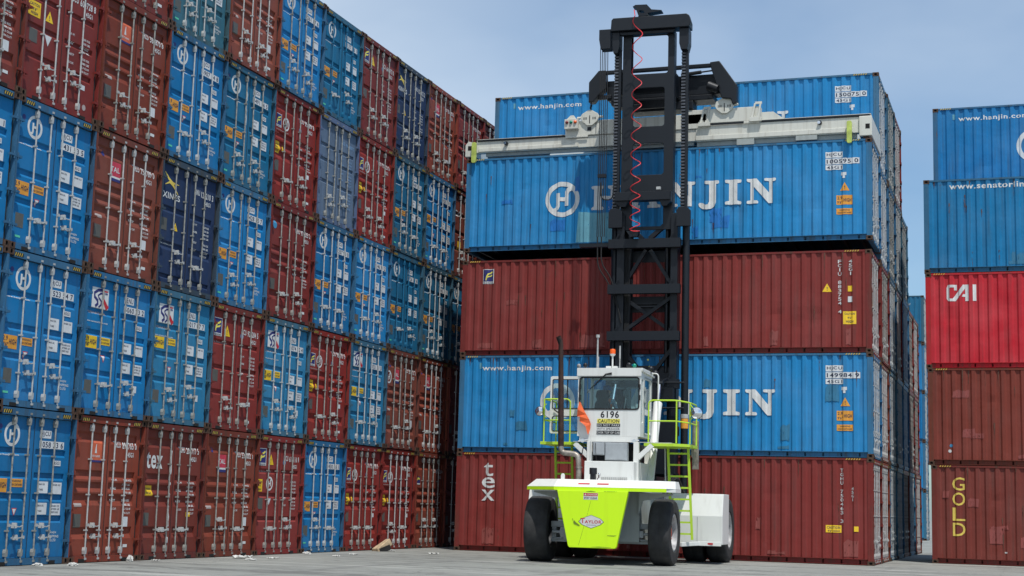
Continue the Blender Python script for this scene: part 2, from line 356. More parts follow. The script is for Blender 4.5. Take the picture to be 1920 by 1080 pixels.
# ------------------------------------------------------------------ container kit
CL, CW, CH = 12.192, 2.438, 2.896
HX, HY = CL / 2, CW / 2
NP = 42; PX0 = .20; PER = (CL - 2 * PX0) / NP; DEP = .036
O1, S1, I1, S2 = .095, .048, .090, .0477
def side_depth(u):
    t = (u - PX0) / PER
    if t <= 0 or t >= NP: return 0.
    t = (t % 1) * PER
    if t < O1 / 2: return 0.
    t -= O1 / 2
    if t < S1: return DEP * t / S1
    t -= S1
    if t < I1: return DEP
    t -= I1
    if t < S2: return DEP * (1 - t / S2)
    return 0.
SBREAK = []
for i in range(NP):
    a = PX0 + i * PER + O1 / 2; SBREAK += [a, a + S1, a + S1 + I1, a + S1 + I1 + S2]
def place_side(u, z, off): return (u - HX, -HY + .018 + side_depth(u) - off, z)

def kit():
    K = {}
    # corrugated side
    us = [.15] + SBREAK + [CL - .15]; NR = 14
    def side(seed, sgn):
        rd = random.Random(seed); dn = [(rd.uniform(.4, 11.8), rd.choice((rd.uniform(.3, 2.6), rd.uniform(.3, .9), 1.0 + rd.uniform(-.03, .03))), rd.uniform(.12, .32), rd.uniform(.006, .022)) for _ in range(26)]
        ph = rd.uniform(0, 6); vs = []; fs = []
        for u in us:
            for k in range(NR + 1):
                z = .165 + (CH - .225) * k / NR; e = 4 * (k / NR) * (1 - k / NR)
                y = -HY + .018 + side_depth(u) + e * .003 * (1 + math.sin(u * 1.9 + ph)) + e * sum(d * math.exp(-((u - a) ** 2 + (z - c_) ** 2) / (q * q)) for a, c_, q, d in dn)
                vs.append((u - HX, y * sgn, z))
        for i in range(len(us) - 1):
            for k in range(NR): a = i * (NR + 1) + k; f = (a, a + NR + 1, a + NR + 2, a + 1); fs.append(f if sgn > 0 else f[::-1])
        b = MB(); b.add(vs, fs); return b.mesh('side_panel', ['container_paint'], fix=False)
    K['side'] = [side(11 + q, 1) for q in range(4)]; K['side_far'] = [side(31, -1)]
    b = MB(); k = 30; st = (CL - .24) / k; vs = []; fs = []
    for i in range(k + 1):
        for d, e in ((0, 0), (.05, -.02)):
            x = -HX + .12 + i * st + d * 2
            if x > HX - .12: x = HX - .12
            vs += [(x, -HY + .06, CH - .03 + e), (x, HY - .06, CH - .03 + e)]
    for i in range(2 * k + 1): fs.append((2 * i, 2 * i + 2, 2 * i + 3, 2 * i + 1))
    b.add(vs, fs); K['roof'] = b.mesh('roof_panel', ['container_paint'])
    b = MB(); vs = []; fs = []; ys = []
    for i in range(9):
        y = -HY + .16 + i * .235
        ys += [(y, 0), (y + .09, 0), (y + .13, .04), (y + .2, .04)]
    ys = [(-HY + .1, 0)] + ys + [(HY - .1, 0)]
    for y, d in ys: vs += [(-HX + .03 + d, y, .15), (-HX + .03 + d, y, CH - .1)]
    for i in range(len(ys) - 1): fs.append((2 * i, 2 * i + 1, 2 * i + 3, 2 * i + 2))
    b.add(vs, fs); K['front'] = b.mesh('front_wall', ['container_paint'])
    b = MB(); b.box(-HX + .1, HX - .1, -HY + .08, HY - .08, .14, .165, 0)
    for i in range(24): x = -HX + .4 + i * .495; b.box(x, x + .05, -HY + .07, HY - .07, .03, .138, 0)
    K['base'] = b.mesh('underframe', ['steel_dark'])
    # frame
    b = MB()
    for sy in (-1, 1):
        y0, y1 = sorted((sy * (HY - .004), sy * (HY - .075)))
        b.box(-HX + .004, -HX + .155, y0, y1, .118, CH - .118)                     # front posts
        y0, y1 = sorted((sy * (HY - .004), sy * (HY - .11)))
        b.box(HX - .16, HX - .095, y0, y1, .118, CH - .118); 
        y2, y3 = sorted((sy * (HY - .004), sy * (HY - .045)))
        b.box(HX - .093, HX - .005, y2, y3, .118, CH - .118)                        # rear posts, J section
        y4, y5 = sorted((sy * (HY - .010), sy * (HY - .055)))
        b.box(-HX + .178, HX - .178, y4, y5, CH - .062, CH - .006)                   # top rail
        y6, y7 = sorted((sy * (HY - .070), sy * (HY - .105)))
        b.box(-HX + .178, HX - .178, y6, y7, .02, .163)                             # bottom rail web
        y8, y9 = sorted((sy * (HY - .016), sy * (HY - .070)))
        b.box(-HX + .178, HX - .178, y8, y9, .018, .030); b.box(-HX + .178, HX - .178, y8, y9, .158, .170)
        for z in (.42, 1.04, 1.70, 2.40):                                          # hinge lugs
            ya, yb = sorted((sy * (HY - .02), sy * (HY - .16))); b.box(HX - .05, HX + .012, ya, yb, z, z + .045)
            b.tube([(HX - .005, sy * (HY - .055), z - .045), (HX - .005, sy * (HY - .055), z + .09)], .018, 6)
    b.box(HX - .13, HX - .012, -HY + .178, HY - .178, CH - .145, CH - .012)            # door header
    b.box(HX - .155, HX - .02, -HY + .178, HY - .178, .012, .128)                      # door sill
    b.box(-HX + .01, -HX + .10, -HY + .178, HY - .178, .012, .14); b.box(-HX + .01, -HX + .09, -HY + .178, HY - .178, CH - .11, CH - .008)
    for y in (-.86, .62): b.box(HX - .02, HX - .016, y, y + .2, .012, .078, 1)       # sill cut-outs, their shade painted as flat dark plates
    K['frame'] = b.mesh('frame', ['frame_paint', 'shadow_hole'])
    # corner casting, outer corner at (+,-,+); mirrored for the others
    def casting(sx, sy, sz):
        b = MB(); X, Y, Z = .178, .162, .118
        def face(o, du, dv, nrm, hu, hv, su, sv):
            o = Vector(o); du = Vector(du); dv = Vector(dv); n_ = Vector(nrm)
            lu = du.length; lv = dv.length; a0, a1 = (hu - su / 2) / lu, (hu + su / 2) / lu; b0, b1 = (hv - sv / 2) / lv, (hv + sv / 2) / lv
            oc = [(0, 0), (1, 0), (1, 1), (0, 1)]
            ic = [(a0, b0 + (b1 - b0) * .25), (a0 + (a1 - a0) * .25, b0), (a1 - (a1 - a0) * .25, b0), (a1, b0 + (b1 - b0) * .25), (a1, b1 - (b1 - b0) * .25), (a1 - (a1 - a0) * .25, b1), (a0 + (a1 - a0) * .25, b1), (a0, b1 - (b1 - b0) * .25)]
            vs = [o + du * p + dv * q for p, q in oc] + [o + du * p + dv * q for p, q in ic] + [o + du * p + dv * q - n_ * .05 for p, q in ic]
            b.add(vs, [(0, 1, 6, 5), (1, 2, 8, 7), (2, 3, 10, 9), (3, 0, 4, 11), (0, 5, 4), (1, 7, 6), (2, 9, 8), (3, 11, 10)], 0)
            b.add([vs[4 + i] for i in range(16)], [(i, (i + 1) % 8, 8 + (i + 1) % 8, 8 + i) for i in range(8)] + [tuple(range(8, 16))], 1)
        face((0, 0, 0), (0, Y, 0), (0, 0, Z), (1, 0, 0), Y * .5, Z * .5, .062, .080)
        face((0, 0, 0), (-X, 0, 0), (0, 0, Z), (0, -1, 0), X * .5, Z * .5, .085, .062)
        b.add([(0, 0, Z), (0, Y, Z), (-X, Y, Z), (-X, 0, Z)], [(0, 1, 2, 3)]); b.add([(0, 0, 0), (0, Y, 0), (-X, Y, 0), (-X, 0, 0)], [(3, 2, 1, 0)])
        b.add([(-X, 0, 0), (-X, Y, 0), (-X, Y, Z), (-X, 0, Z)], [(0, 1, 2, 3)]); b.add([(0, Y, 0), (-X, Y, 0), (-X, Y, Z), (0, Y, Z)], [(0, 1, 2, 3)])
        b.v = [(x * sx + sx * HX, y * -sy + sy * HY, (z if sz < 0 else CH - z)) for x, y, z in b.v]
        return b.mesh('corner_casting', ['casting_steel', 'shadow_hole'])
    K['cast'] = {(sx, sy, sz): casting(sx, sy, sz) for sx in (-1, 1) for sy in (-1, 1) for sz in (-1, 1)}
    return K
K = kit()

# door sheets: each trough = (top, height); depth changes only with z
DOORS = {'A': [(2.16, .15), (1.55, .15), (1.00, .15)], 'A4': [(2.16, .14), (1.72, .14), (1.32, .14), (.92, .14)],
         'B': [(2.58, .22), (1.82, .19), (1.59, .20), (1.36, .24), (.70, .24)], 'F': [(2.08, .13), (1.50, .13), (.93, .14)],
         'X': [(1.84, .16), (1.06, .20), (.34, .12)], 'G': [(2.14, .12), (1.74, .12), (1.16, .12)]}
TD = .040; DX = HX - .085
def door_profile(kind):
    pr = [(CH - .155, 0.)]
    for t, h in DOORS[kind]: pr += [(t, 0.), (t - h * .18, TD), (t - h * .62, TD), (t - h, 0.)]
    pr.append((.135, 0.)); return pr
def door_depth(kind, z):
    pr = door_profile(kind)
    for (z0, d0), (z1, d1) in zip(pr, pr[1:]):
        if z0 >= z >= z1: return d0 + (d1 - d0) * (z0 - z) / max(1e-6, z0 - z1)
    return 0.
_doors = {}
def door_mesh(kind, side):
    if (kind, side) in _doors: return _doors[kind, side]
    b = MB(); u0, u1 = (.10, 1.212) if side == 0 else (1.226, 2.338)
    a0, a1 = u0 + .055, u1 - .075 if side == 0 else u1 - .11
    if side: a0 = u0 + .075
    pr = door_profile(kind)
    def V(u, z, d): return (DX - d, u - HY, z)
    for (z0, d0), (z1, d1) in zip(pr, pr[1:]):
        b.add([V(a0, z1, d1), V(a1, z1, d1), V(a1, z0, d0), V(a0, z0, d0)], [(0, 1, 2, 3)])
        if d0 or d1:
            for a in (a0, a1): b.add([V(a, z0, 0), V(a, z1, 0), V(a, z1, d1), V(a, z0, d0)], [(0, 1, 2, 3)])
    z0, z1 = .135, CH - .155
    b.add([V(u0, z0, 0), V(a0, z0, 0), V(a0, z1, 0), V(u0, z1, 0)], [(0, 1, 2, 3)]); b.add([V(a1, z0, 0), V(u1, z0, 0), V(u1, z1, 0), V(a1, z1, 0)], [(0, 1, 2, 3)])
    # raised outer edge and rubber seal
    e = .012
    b.box(DX - .03, DX + .008, u0 - HY, u0 - HY + e, z0, z1); b.box(DX - .03, DX + .008, u1 - HY - e, u1 - HY, z0, z1)
    b.box(DX - .04, DX + .014, u0 - HY - .028 if side == 0 else u0 - HY - .006, u0 - HY - .001, z0 - .01, z1 + .01, 1)
    b.box(DX - .04, DX + .014, u1 - HY + .001, u1 - HY + (.006 if side == 0 else .028), z0 - .01, z1 + .01, 1)
    b.box(DX - .04, DX + .016, u0 - HY, u1 - HY, z1 + .001, z1 + .034, 1); b.box(DX - .04, DX + .016, u0 - HY, u1 - HY, z0 - .008, z0 - .001, 1)
    _doors[kind, side] = b.mesh('door', ['container_paint', 'rubber_seal'], fix=False)
    return _doors[kind, side]
ROD_U = (.58, 1.01, 1.38, 1.81)
def rod_mesh():
    b = MB(); x = DX + .052
    b.tube([(x, 0, .05), (x, 0, CH - .07)], .0165, 8)
    for z in (.62, 1.32, 2.02): b.box(DX + .001, x + .024, -.027, .023, z, z + .028)
    for z in (.17, CH - .31): b.prism([(-.026, z), (.022, z), (.034, z + .05), (.03, z + .13), (-.022, z + .13), (-.036, z + .07)], 'x', DX + .004, x + .022)
    for z in (.060, CH - .120): b.box(DX + .02, x + .030, -.030, .030, z, z + .04)
    return b.mesh('lock_rod', ['galvanised'])
ROD = rod_mesh(); ROD_P = ROD.copy(); ROD_P.materials[0] = MATS['container_paint']; ROD_A = ROD.copy(); ROD_A.materials[0] = MATS['galvanised_aged']
def handle_mesh(s):
    b = MB(); x = DX + .084
    b.beam((x, 0, 0), (x + .004, s * .30, -.030), .012, .020); b.box(x - .02, x + .010, -.024, .024, -.028, .028)
    b.prism([(s * .16, -.055), (s * .22, -.05), (s * .21, .04), (s * .18, .045)], 'x', DX + .002, x + .012); b.beam((x, s * .30, -.030), (x + .016, s * .37, -.008), .011, .017)
    return b.mesh('handle', ['galvanised'])
HND = {1: handle_mesh(1), -1: handle_mesh(-1)}

_stk = {}
def end_sticker(name, parent, shapes, kind, key=None):  # key: shared mesh
    k = (key, kind) if key else None
    if k and k in _stk: me = _stk[k]
    else:
        me = sticker_mesh(shapes, [z for z, d in door_profile(kind)], 1, lambda u, z, off: (DX - door_depth(kind, z) + off, u - HY, z))
        if k: _stk[k] = me
    return put(name, me, parent)
_sst = {}
def side_sticker(name, parent, shapes): return put(name, sticker_mesh(shapes, SBREAK, 0, place_side), parent)

BLUE = (.004, .155, .370); BLUE_D = (.006, .120, .235); BLUE_T = (.035, .135, .190); BLUE_L = (.012, .205, .46); BLUE_S = (.020, .180, .340)
BROWN = (.200, .040, .022); BROWN_D = (.165, .032, .023); RED = (.225, .022, .017); MAROON = (.195, .027, .023); NAVY = (.014, .032, .085); GREYB = (.115, .170, .255); RUSTR = (.21, .055, .035)
WRED = (.46, .012, .024)

def hazard(root):
    sh = []
    for a in (.20, 1.98):
        sh.append(RC(a - .01, a + .25, CH - .122, CH - .05, 'black'))
        for i in range(4): sh.append(PL([(a + i * .058, CH - .118), (a + i * .058 + .022, CH - .118), (a + i * .058 + .044, CH - .055), (a + i * .058 + .022, CH - .055)], 'hazard_yellow'))
    k = 'haz'
    if k not in _stk: _stk[k] = sticker_mesh(sh, [], 0, lambda u, z, off: (HX - .014 + off, u - HY, z))
    put('hazard_stripes', _stk[k], root)

def number_box(s3):
    """white boxes with dark figures: prefix, number, size code"""
    pre, num = s3
    return [RC(1.40, 1.75, 2.37, 2.52, 'panel_white'), T(pre, 1.43, 1.72, 2.39, 2.50, 'ink'), RC(1.40, 2.16, 2.18, 2.32, 'panel_white'), T(num, 1.43, 2.13, 2.195, 2.305, 'ink'),
            RC(1.86, 2.09, 1.86, 1.96, 'panel_white'), T('45G1', 1.88, 2.07, 1.88, 1.945, 'ink')]
def plain_number(pre, num):
    return [T(pre, 1.42, 1.66, 2.30, 2.43, 'white'), T(num, 1.72, 2.24, 2.28, 2.42, 'white'), T('45G1', 1.92, 2.14, 2.12, 2.22, 'white')]
def weights_white(zs=(1.555, 1.135)):
    o = []
    for z in zs:
        o += [RC(1.45, 1.75, z, z + .22, 'panel_white'), T('MAX.GR.', 1.48, 1.66, z + .15, z + .185, 'ink'), T('TARE', 1.48, 1.60, z + .05, z + .085, 'ink')]
        o += [RC(1.86, 2.17, z - .01, z + .21, 'panel_white'), T('30480 KG', 1.89, 2.13, z + .145, z + .18, 'ink'), T('67200 LB', 1.89, 2.13, z + .09, z + .125, 'ink'), T('3870 KG', 1.89, 2.10, z + .03, z + .065, 'ink')]
    return o
def weights_plain(z0=1.62):
    o = []
    for i, (a, b_) in enumerate((('MAX. WT.', '32500 KGS'), ('', '71650 LBS'), ('TARE', '3980 KGS'), ('', '8770 LBS'), ('NET', '28520 KGS'), ('', '62880 LBS'), ('CU.CAP.', '76.3 CU.M'), ('', '2694 CU.FT'))):
        z = z0 - i * .085 - (.07 if i > 3 else 0)
        if a: o.append(T(a, 1.42, 1.62, z, z + .045, 'white'))
        o.append(T(b_, 1.84, 2.12, z, z + .045, 'white'))
    return o
def highcube(z=1.06, m='amber'):
    return [RC(.10, .53, z, z + .25, m), T("2.9", .12, .26, z + .14, z + .23, 'ink'), T("9'6\"", .12, .28, z + .03, z + .11, 'ink'), T('HIGH', .30, .51, z + .08, z + .18, 'ink')]
def warnlabel(z=1.06, m='amber'):
    return [RC(.62, .98, z + .10, z + .25, m), T('WARNING', .67, .93, z + .19, z + .23, 'ink'), T('HIGH CONTAINER', .64, .96, z + .125, z + .165, 'ink')]
def flogo(u, z, w, h): # yellow flag F on navy, white rim and strip
    q = lambda a, b: (u + a * w, z + b * h)
    return [RC(u, u + w, z, z + h, 'white'), RC(u + .06 * w, u + .94 * w, z + .16 * h, z + .96 * h, 'navy'),
            STROKE([q(.30, .24), q(.36, .52), q(.48, .68), q(.66, .72), q(.84, .82)], w * .11, 'lemon'), STROKE([q(.36, .44), q(.50, .50), q(.68, .52), q(.80, .60)], w * .095, 'lemon'),
            T('FLORENS', u + .1 * w, u + .9 * w, z + .03 * h, z + .12 * h, 'ink')]
def slogo(u, z, w, h):
    q = lambda pts: [(u + a * w, z + b * h) for a, b in pts]
    return [RC(u, u + w, z, z + h, 'white'), STROKE(q([(.68, .93), (.36, .88), (.14, .72), (.16, .52), (.34, .38), (.36, .22), (.22, .08)]), w * .11, 'navy'),
            STROKE(q([(.72, .78), (.50, .74), (.36, .62), (.42, .50), (.56, .38), (.56, .20), (.42, .06)]), w * .07, 'navy'),
            STROKE(q([(.66, .56), (.74, .40), (.84, .22), (.96, .06)]), [w * .04, w * .12, w * .16, w * .2], 'red'), STROKE(q([(.72, .88), (.92, .88)]), w * .05, 'red'), STROKE(q([(.76, .77), (.92, .77)]), w * .04, 'navy')]
def tri_up(u, z, s, m='yellow'): return [PL([(u - s * .55, z), (u + s * .55, z), (u, z + s)], m), T('!', u - .012, u + .012, z + s * .15, z + s * .6, 'ink')]
def tri_dn(u, z, s): return [PL([(u - s * .5, z + s), (u + s * .5, z + s), (u, z)], 'red'), PL([(u - s * .36, z + s * .9), (u + s * .36, z + s * .9), (u, z + s * .18)], 'white')]
GREYTAG = lambda z, u=.20: [RC(u, u + .24, z, z + .27, 'grey_tag')]

def livery_end(root, lv, ser, dk):
    E_ = lambda n_, s, key=None: end_sticker(n_, root, s, dk, key)
    if lv in ('hanjin', 'hanjin_old'):
        E_('emblem', RINGH(.58, 2.40, .225), 'ringh')
        E_('web_address', [T('www.hanjin.com', .10, .82, 1.995, 2.04)], 'www')
        E_('serial_number', number_box(ser)); zs = (1.335, .935) if dk == 'A4' else (1.555, 1.135); hz_ = 1.335 if dk == 'A4' else 1.06
        E_('weight_table', weights_white(zs)[:5], ('wt', zs)); E_('data_panel', weights_white(zs)[5:], ('wt2', zs))
        E_('height_label', highcube(hz_), ('hc', hz_)); E_('warning_label', warnlabel(hz_), ('hcw', hz_)); E_('warning_sticker', tri_dn(.79, .80 + .1, .15), 'tdn')
        E_('data_plate', GREYTAG(.43), 'gt'); E_('owner_address', [T('HANJIN', 1.87, 2.10, .57, .62), T('SHIPPING', 1.87, 2.18, .50, .55), T('CO.LTD', 1.87, 2.10, .43, .48)], 'ad')
        E_('customs_tag', [RC(.22, .38, .24, .28, 'green_tag'), DISC(.24, 2.53, .05, 'navy')], 'ct')
    elif lv == 'senator':
        E_('emblem', slogo(.27, 2.15, .57, .42), 'slg'); E_('web_address', [T('SENATOR', .20, .80, 2.03, 2.085, 'lettering_grey'), T('www.senatorlines.com', .10, .86, 1.86, 1.895)], 'sw')
        E_('serial_number', number_box(ser)); zs = (1.335, .935) if dk == 'A4' else (1.555, 1.135); hz_ = 1.335 if dk == 'A4' else 1.60
        E_('weight_table', weights_white(zs)[:5], ('wt', zs)); E_('data_panel', weights_white(zs)[5:], ('wt2', zs)); E_('height_label', highcube(hz_, 'yellow'), ('hcs', hz_)); E_('warning_label', warnlabel(hz_, 'yellow'), ('hcsw', hz_))
        E_('warning_sticker', tri_dn(.79, 1.08, .15), 'tdn2'); E_('data_plate', GREYTAG(.45), 'gt'); E_('owner_address', [RC(1.84, 2.03, .56, .70, 'panel_white')], 'sa')
    elif lv in ('florens', 'florensH'):
        if lv == 'florens':
            E_('emblem', flogo(.10, 2.15, .42, .42), 'flg'); E_('warning_sticker', tri_up(.76, 2.18, .26), 'tup'); E_('web_address', [T('www.florens.com', .10, .84, 1.99, 2.04, 'lettering_grey')], 'fw')
            E_('data_plate', GREYTAG(1.1), 'gt1'); E_('approval_disc', [DISC(1.46, 2.26, .07, 'pale_blue')], 'dsc')
            E_('owner_address', [RC(1.83, 2.0, .62, .72, 'panel_white'), RC(1.83, 2.0, .22, .28, 'white')], 'fa')
        else:
            E_('emblem', flogo(.12, 1.92, .33, .34), 'flg2'); E_('ring_emblem', RINGH(.70, 2.07, .17), 'ring2')
            E_('web_address', [T('www.florens.com', .12, .84, 1.84, 1.875, 'lettering_grey')], 'fw2')
            E_('height_label', [PL([(.10, 1.26), (.44, 1.26), (.46, 1.42), (.45, 1.56), (.12, 1.56), (.14, 1.42)], 'yellow'), T('CAUTION', .17, .41, 1.46, 1.50, 'ink'), T("9'6\"", .23, .35, 1.38, 1.43, 'ink'), T('HIGH', .20, .38, 1.30, 1.35, 'ink')], 'cau')
            E_('warning_sticker', tri_up(.62, 1.34, .17), 'tup2'); E_('data_plate', GREYTAG(.80, .16), 'gt2')
            E_('owner_address', [RC(1.88, 2.06, .92, 1.03, 'panel_white'), RC(1.95, 2.1, .26, .32, 'white'), DISC(1.46, 2.1, .06, 'pale_blue')], 'fb')
        E_('serial_number', plain_number(*ser)); E_('weight_table', weights_plain(1.76), 'wp')
    elif lv == 'tal' or lv == 'talH':
        u = .61
        E_('emblem', [RC(u, u + .38, 2.03, 2.33, 'pink_red'), RC(u, u + .38, 1.99, 2.03, 'white'), RC(u, u + .38, 1.93, 1.99, 'navy'), T('TAL', u + .02, u + .34, 2.12, 2.23, 'white')], 'tal')
        E_('serial_number', plain_number(*ser)); E_('weight_table', weights_plain(1.62), 'wp2'); E_('data_plate', GREYTAG(.68), 'gt3'); E_('oval_tag', [RC(.18, .44, 1.09, 1.16, 'lettering_grey')], 'ov1')
        E_('owner_address', [RC(1.9, 2.07, .70, .90, 'panel_white'), RC(1.95, 2.1, .28, .34, 'white'), DISC(.36, 2.42, .055, 'navy')], 'ta')
        if lv == 'talH': E_('ring_emblem', RINGH(.27, 2.07, .19), 'ring3')
    elif lv == 'orange':
        E_('emblem', [RC(.62, 1.01, 2.02, 2.40, 'coral'), RC(.62, 1.01, 1.98, 2.02, 'navy'), STROKE([(.80, 2.16), (.80, 2.26), (.81, 2.34)], [.07, .035, .02], 'white'), T('TEXTAINER', .67, .95, 2.08, 2.12, 'white')], 'org')
        E_('serial_number', plain_number(*ser)); E_('weight_table', weights_plain(1.62), 'wp2'); E_('data_plate', GREYTAG(.68), 'gt3'); E_('oval_tag', [RC(.18, .44, 1.09, 1.16, 'lettering_grey')], 'ov1')
        E_('owner_address', [RC(1.9, 2.07, .70, .90, 'panel_white'), RC(1.95, 2.1, .28, .34, 'white')], 'oa')
    elif lv == 'tex':
        E_('lettering', [T('tex', .15, .78, 1.92, 2.27, 'white')], 'tex'); E_('serial_number', plain_number(*ser)); E_('weight_table', weights_plain(1.62), 'wp2')
        E_('height_label', [RC(.04, .46, 1.34, 1.56, 'yellow'), T('CAUTION', .08, .42, 1.46, 1.51, 'ink'), T("9'6\" HIGH", .10, .40, 1.38, 1.43, 'ink')], 'texy'); E_('small_label', [RC(1.83, 2.0, .91, 1.01, 'yellow')], 'texs'); E_('data_plate', GREYTAG(.72, .12), 'gt4')
    elif lv == 'xines':
        E_('emblem', [STROKE([(.20, 2.56), (.36, 2.43), (.52, 2.36), (.78, 2.36)], [.02, .06, .055, .012], 'gold'), STROKE([(.22, 2.28), (.40, 2.36), (.54, 2.32), (.76, 2.14)], [.012, .05, .07, .015], 'gold'), T('XINES', .15, .84, 1.99, 2.13, 'white')], 'xin')
        E_('serial_number', plain_number(*ser)); E_('warning_sticker', tri_up(.72, 1.33, .18), 'xt'); E_('data_plate', GREYTAG(1.28, .14), 'gt5'); E_('weight_table', weights_plain(1.6), 'wp3')
        E_('web_address', [T('www.xines.net', .08, .74, .98, 1.02)], 'xw')
    elif lv == 'grey':
        E_('serial_number', [T(ser[0], 1.42, 1.66, 2.32, 2.42, 'pale_blue'), T(ser[1], 1.72, 2.24, 2.30, 2.40, 'pale_blue')]); E_('weight_table', [(v, f, 'pale_blue') for v, f, m_ in weights_plain(1.9)], 'wg')
        E_('owner_address', [(v, f, 'pale_blue') for v, f, m_ in weights_plain(1.0)[:8]], 'wg2')
    elif lv == 'brown_caution':
        E_('height_label', [RC(.14, .51, 1.62, 1.92, 'yellow'), T('CAUTION', .18, .47, 1.82, 1.88, 'ink'), T("9'6\"", .26, .40, 1.73, 1.79, 'ink'), T('HIGH', .22, .43, 1.65, 1.71, 'ink')], 'bc'); E_('warning_sticker', tri_up(.79, 1.64, .22), 'bt')
        E_('notice_triangle', [PL([(.68, 1.37), (.90, 1.37), (.79, 1.16)], 'panel_white')], 'bn'); E_('data_plate', GREYTAG(1.12, .22), 'gt6'); E_('serial_number', plain_number(*ser)); E_('weight_table', weights_plain(1.62), 'wp2')
        E_('owner_address', [RC(1.85, 2.05, .62, .72, 'panel_white'), DISC(2.06, .28, .06, 'lettering_grey')], 'bo')
    elif lv == 'brown_plain':
        E_('serial_number', plain_number(*ser)); E_('weight_table', weights_plain(1.62), 'wp2'); E_('data_plate', GREYTAG(.70), 'gt'); E_('owner_address', [RC(1.9, 2.07, .70, .88, 'panel_white'), RC(1.95, 2.1, .28, .34, 'white')], 'oa')
    elif lv == 'brown_blue_disc':
        E_('emblem', [DISC(.32, 2.32, .10, 'sky_blue'), RC(.68, .74, 2.44, 2.58, 'panel_white')], 'bd'); E_('serial_number', plain_number(*ser)); E_('weight_table', weights_plain(1.62), 'wp2'); E_('data_plate', GREYTAG(.70), 'gt'); E_('owner_address', [RC(1.95, 2.1, .28, .34, 'white')], 'ob')
    elif lv == 'cai':
        E_('lettering', [T('CAI', .15, .85, 2.0, 2.2)], 'cai'); E_('height_label', [RC(.5, .8, .9, 1.2, 'yellow')], 'caiy'); E_('serial_number', plain_number(*ser)); E_('weight_table', weights_plain(1.62), 'wp2')
    elif lv == 'small_logo':
        E_('emblem', [RC(.12, .46, 1.95, 2.15, 'navy'), STROKE([(.16, 2.0), (.28, 2.1), (.42, 2.08)], .06, 'lemon'), RC(.12, .46, 1.91, 1.95, 'white')], 'sml'); E_('serial_number', plain_number(*ser)); E_('weight_table', weights_plain(1.62), 'wp2'); E_('data_plate', GREYTAG(.80, .16), 'gt2')

def container(X0, Y0, Z0, color, label, lv='brown_plain', ser=('TRLU', '592004 1'), dk='B', group=None, castings='door', rods='new', rear=True, rot=0, handles=True):
    """a forty-foot high-cube container; X0, Y0 = left front bottom corner"""
    root = empty('shipping_container', (X0 + HX, Y0 + HY, Z0), rot); tag(root, label, 'shipping container', group)
    fc = tuple(c * random.uniform(.75, .95) for c in color)
    if color[2] > color[0] * 3: k_ = random.uniform(.25, .5); fc = tuple(c * (1 - k_) * .8 + g_ * k_ for c, g_ in zip(color, (.075, .105, .095)))
    for nm, key in (('side_panel', 'side'), ('side_panel', 'side_far'), ('roof_panel', 'roof'), ('front_wall', 'front'), ('underframe', 'base')): me_ = K[key]; put(nm, random.choice(me_) if isinstance(me_, list) else me_, root, color=color)
    put('frame', K['frame'], root, color=fc)
    for (sx, sy, sz), me in K['cast'].items():
        if castings == 'all' or (castings == 'door' and sx > 0) or (castings == 'front' and sy < 0): put('corner_casting', me, root)
    if rear:
        rm = {'new': ROD, 'paint': ROD_P, 'aged': ROD_A}[rods]
        for s in (0, 1):
            d = put('door', door_mesh(dk, s), root, color=color)
            for i in (0, 1): put('lock_rod', rm, d, (0, ROD_U[2 * s + i] - HY, 0), color=color)
            if handles:
                hz = random.choice(((.74, .52), (.86, .66), (.64, .64)))
                put('handle', HND[1], d, (0, ROD_U[2 * s] - HY, hz[0])); put('handle', HND[-1], d, (0, ROD_U[2 * s + 1] - HY, hz[1]))
        hazard(root)
        livery_end(root, lv, ser, dk)
    return root

# ------------------------------------------------------------------ ground
b = MB(); b.add([(-400, -150, 0), (400, -150, 0), (400, 900, 0), (-400, 900, 0)], [(0, 1, 2, 3)]); g = b.build('ground', 'yard_concrete'); g['kind'] = 'structure'

# ------------------------------------------------------------------ left wall of container ends
LX, LY, PITCHY = -17.787, 25.063, 2.45
COLN = {BLUE: 'blue', BLUE_D: 'deep blue', BLUE_T: 'teal blue', BLUE_L: 'pale blue', BLUE_S: 'faded blue', BROWN: 'brown', BROWN_D: 'dark brown', RED: 'red', MAROON: 'maroon', NAVY: 'navy', GREYB: 'grey-blue', RUSTR: 'rust brown'}
DESC = {'hanjin': 'white ring emblem', 'hanjin_old': 'white ring emblem', 'senator': 'white square S emblem', 'florens': 'navy and yellow square logo', 'florensH': 'yellow-navy square and ring logos', 'tal': 'pink-red square logo',
        'talH': 'ring emblem and pink-red square', 'orange': 'orange square logo', 'tex': 'big white lowercase word', 'xines': 'gold crossed-stroke emblem', 'grey': 'no emblem', 'brown_caution': 'yellow caution sticker', 'brown_plain': 'no emblem',
        'brown_blue_disc': 'light blue round sticker', 'cai': 'white three-letter word', 'small_logo': 'small flat navy logo'}
ROWN = {1: 'bottom row', 2: 'second row up', 3: 'middle row', 4: 'fourth row up', 5: 'top row'}
ORD = {0: 'cut by left picture edge', 10: 'tenth column', 11: 'eleventh column', 12: 'twelfth column'}
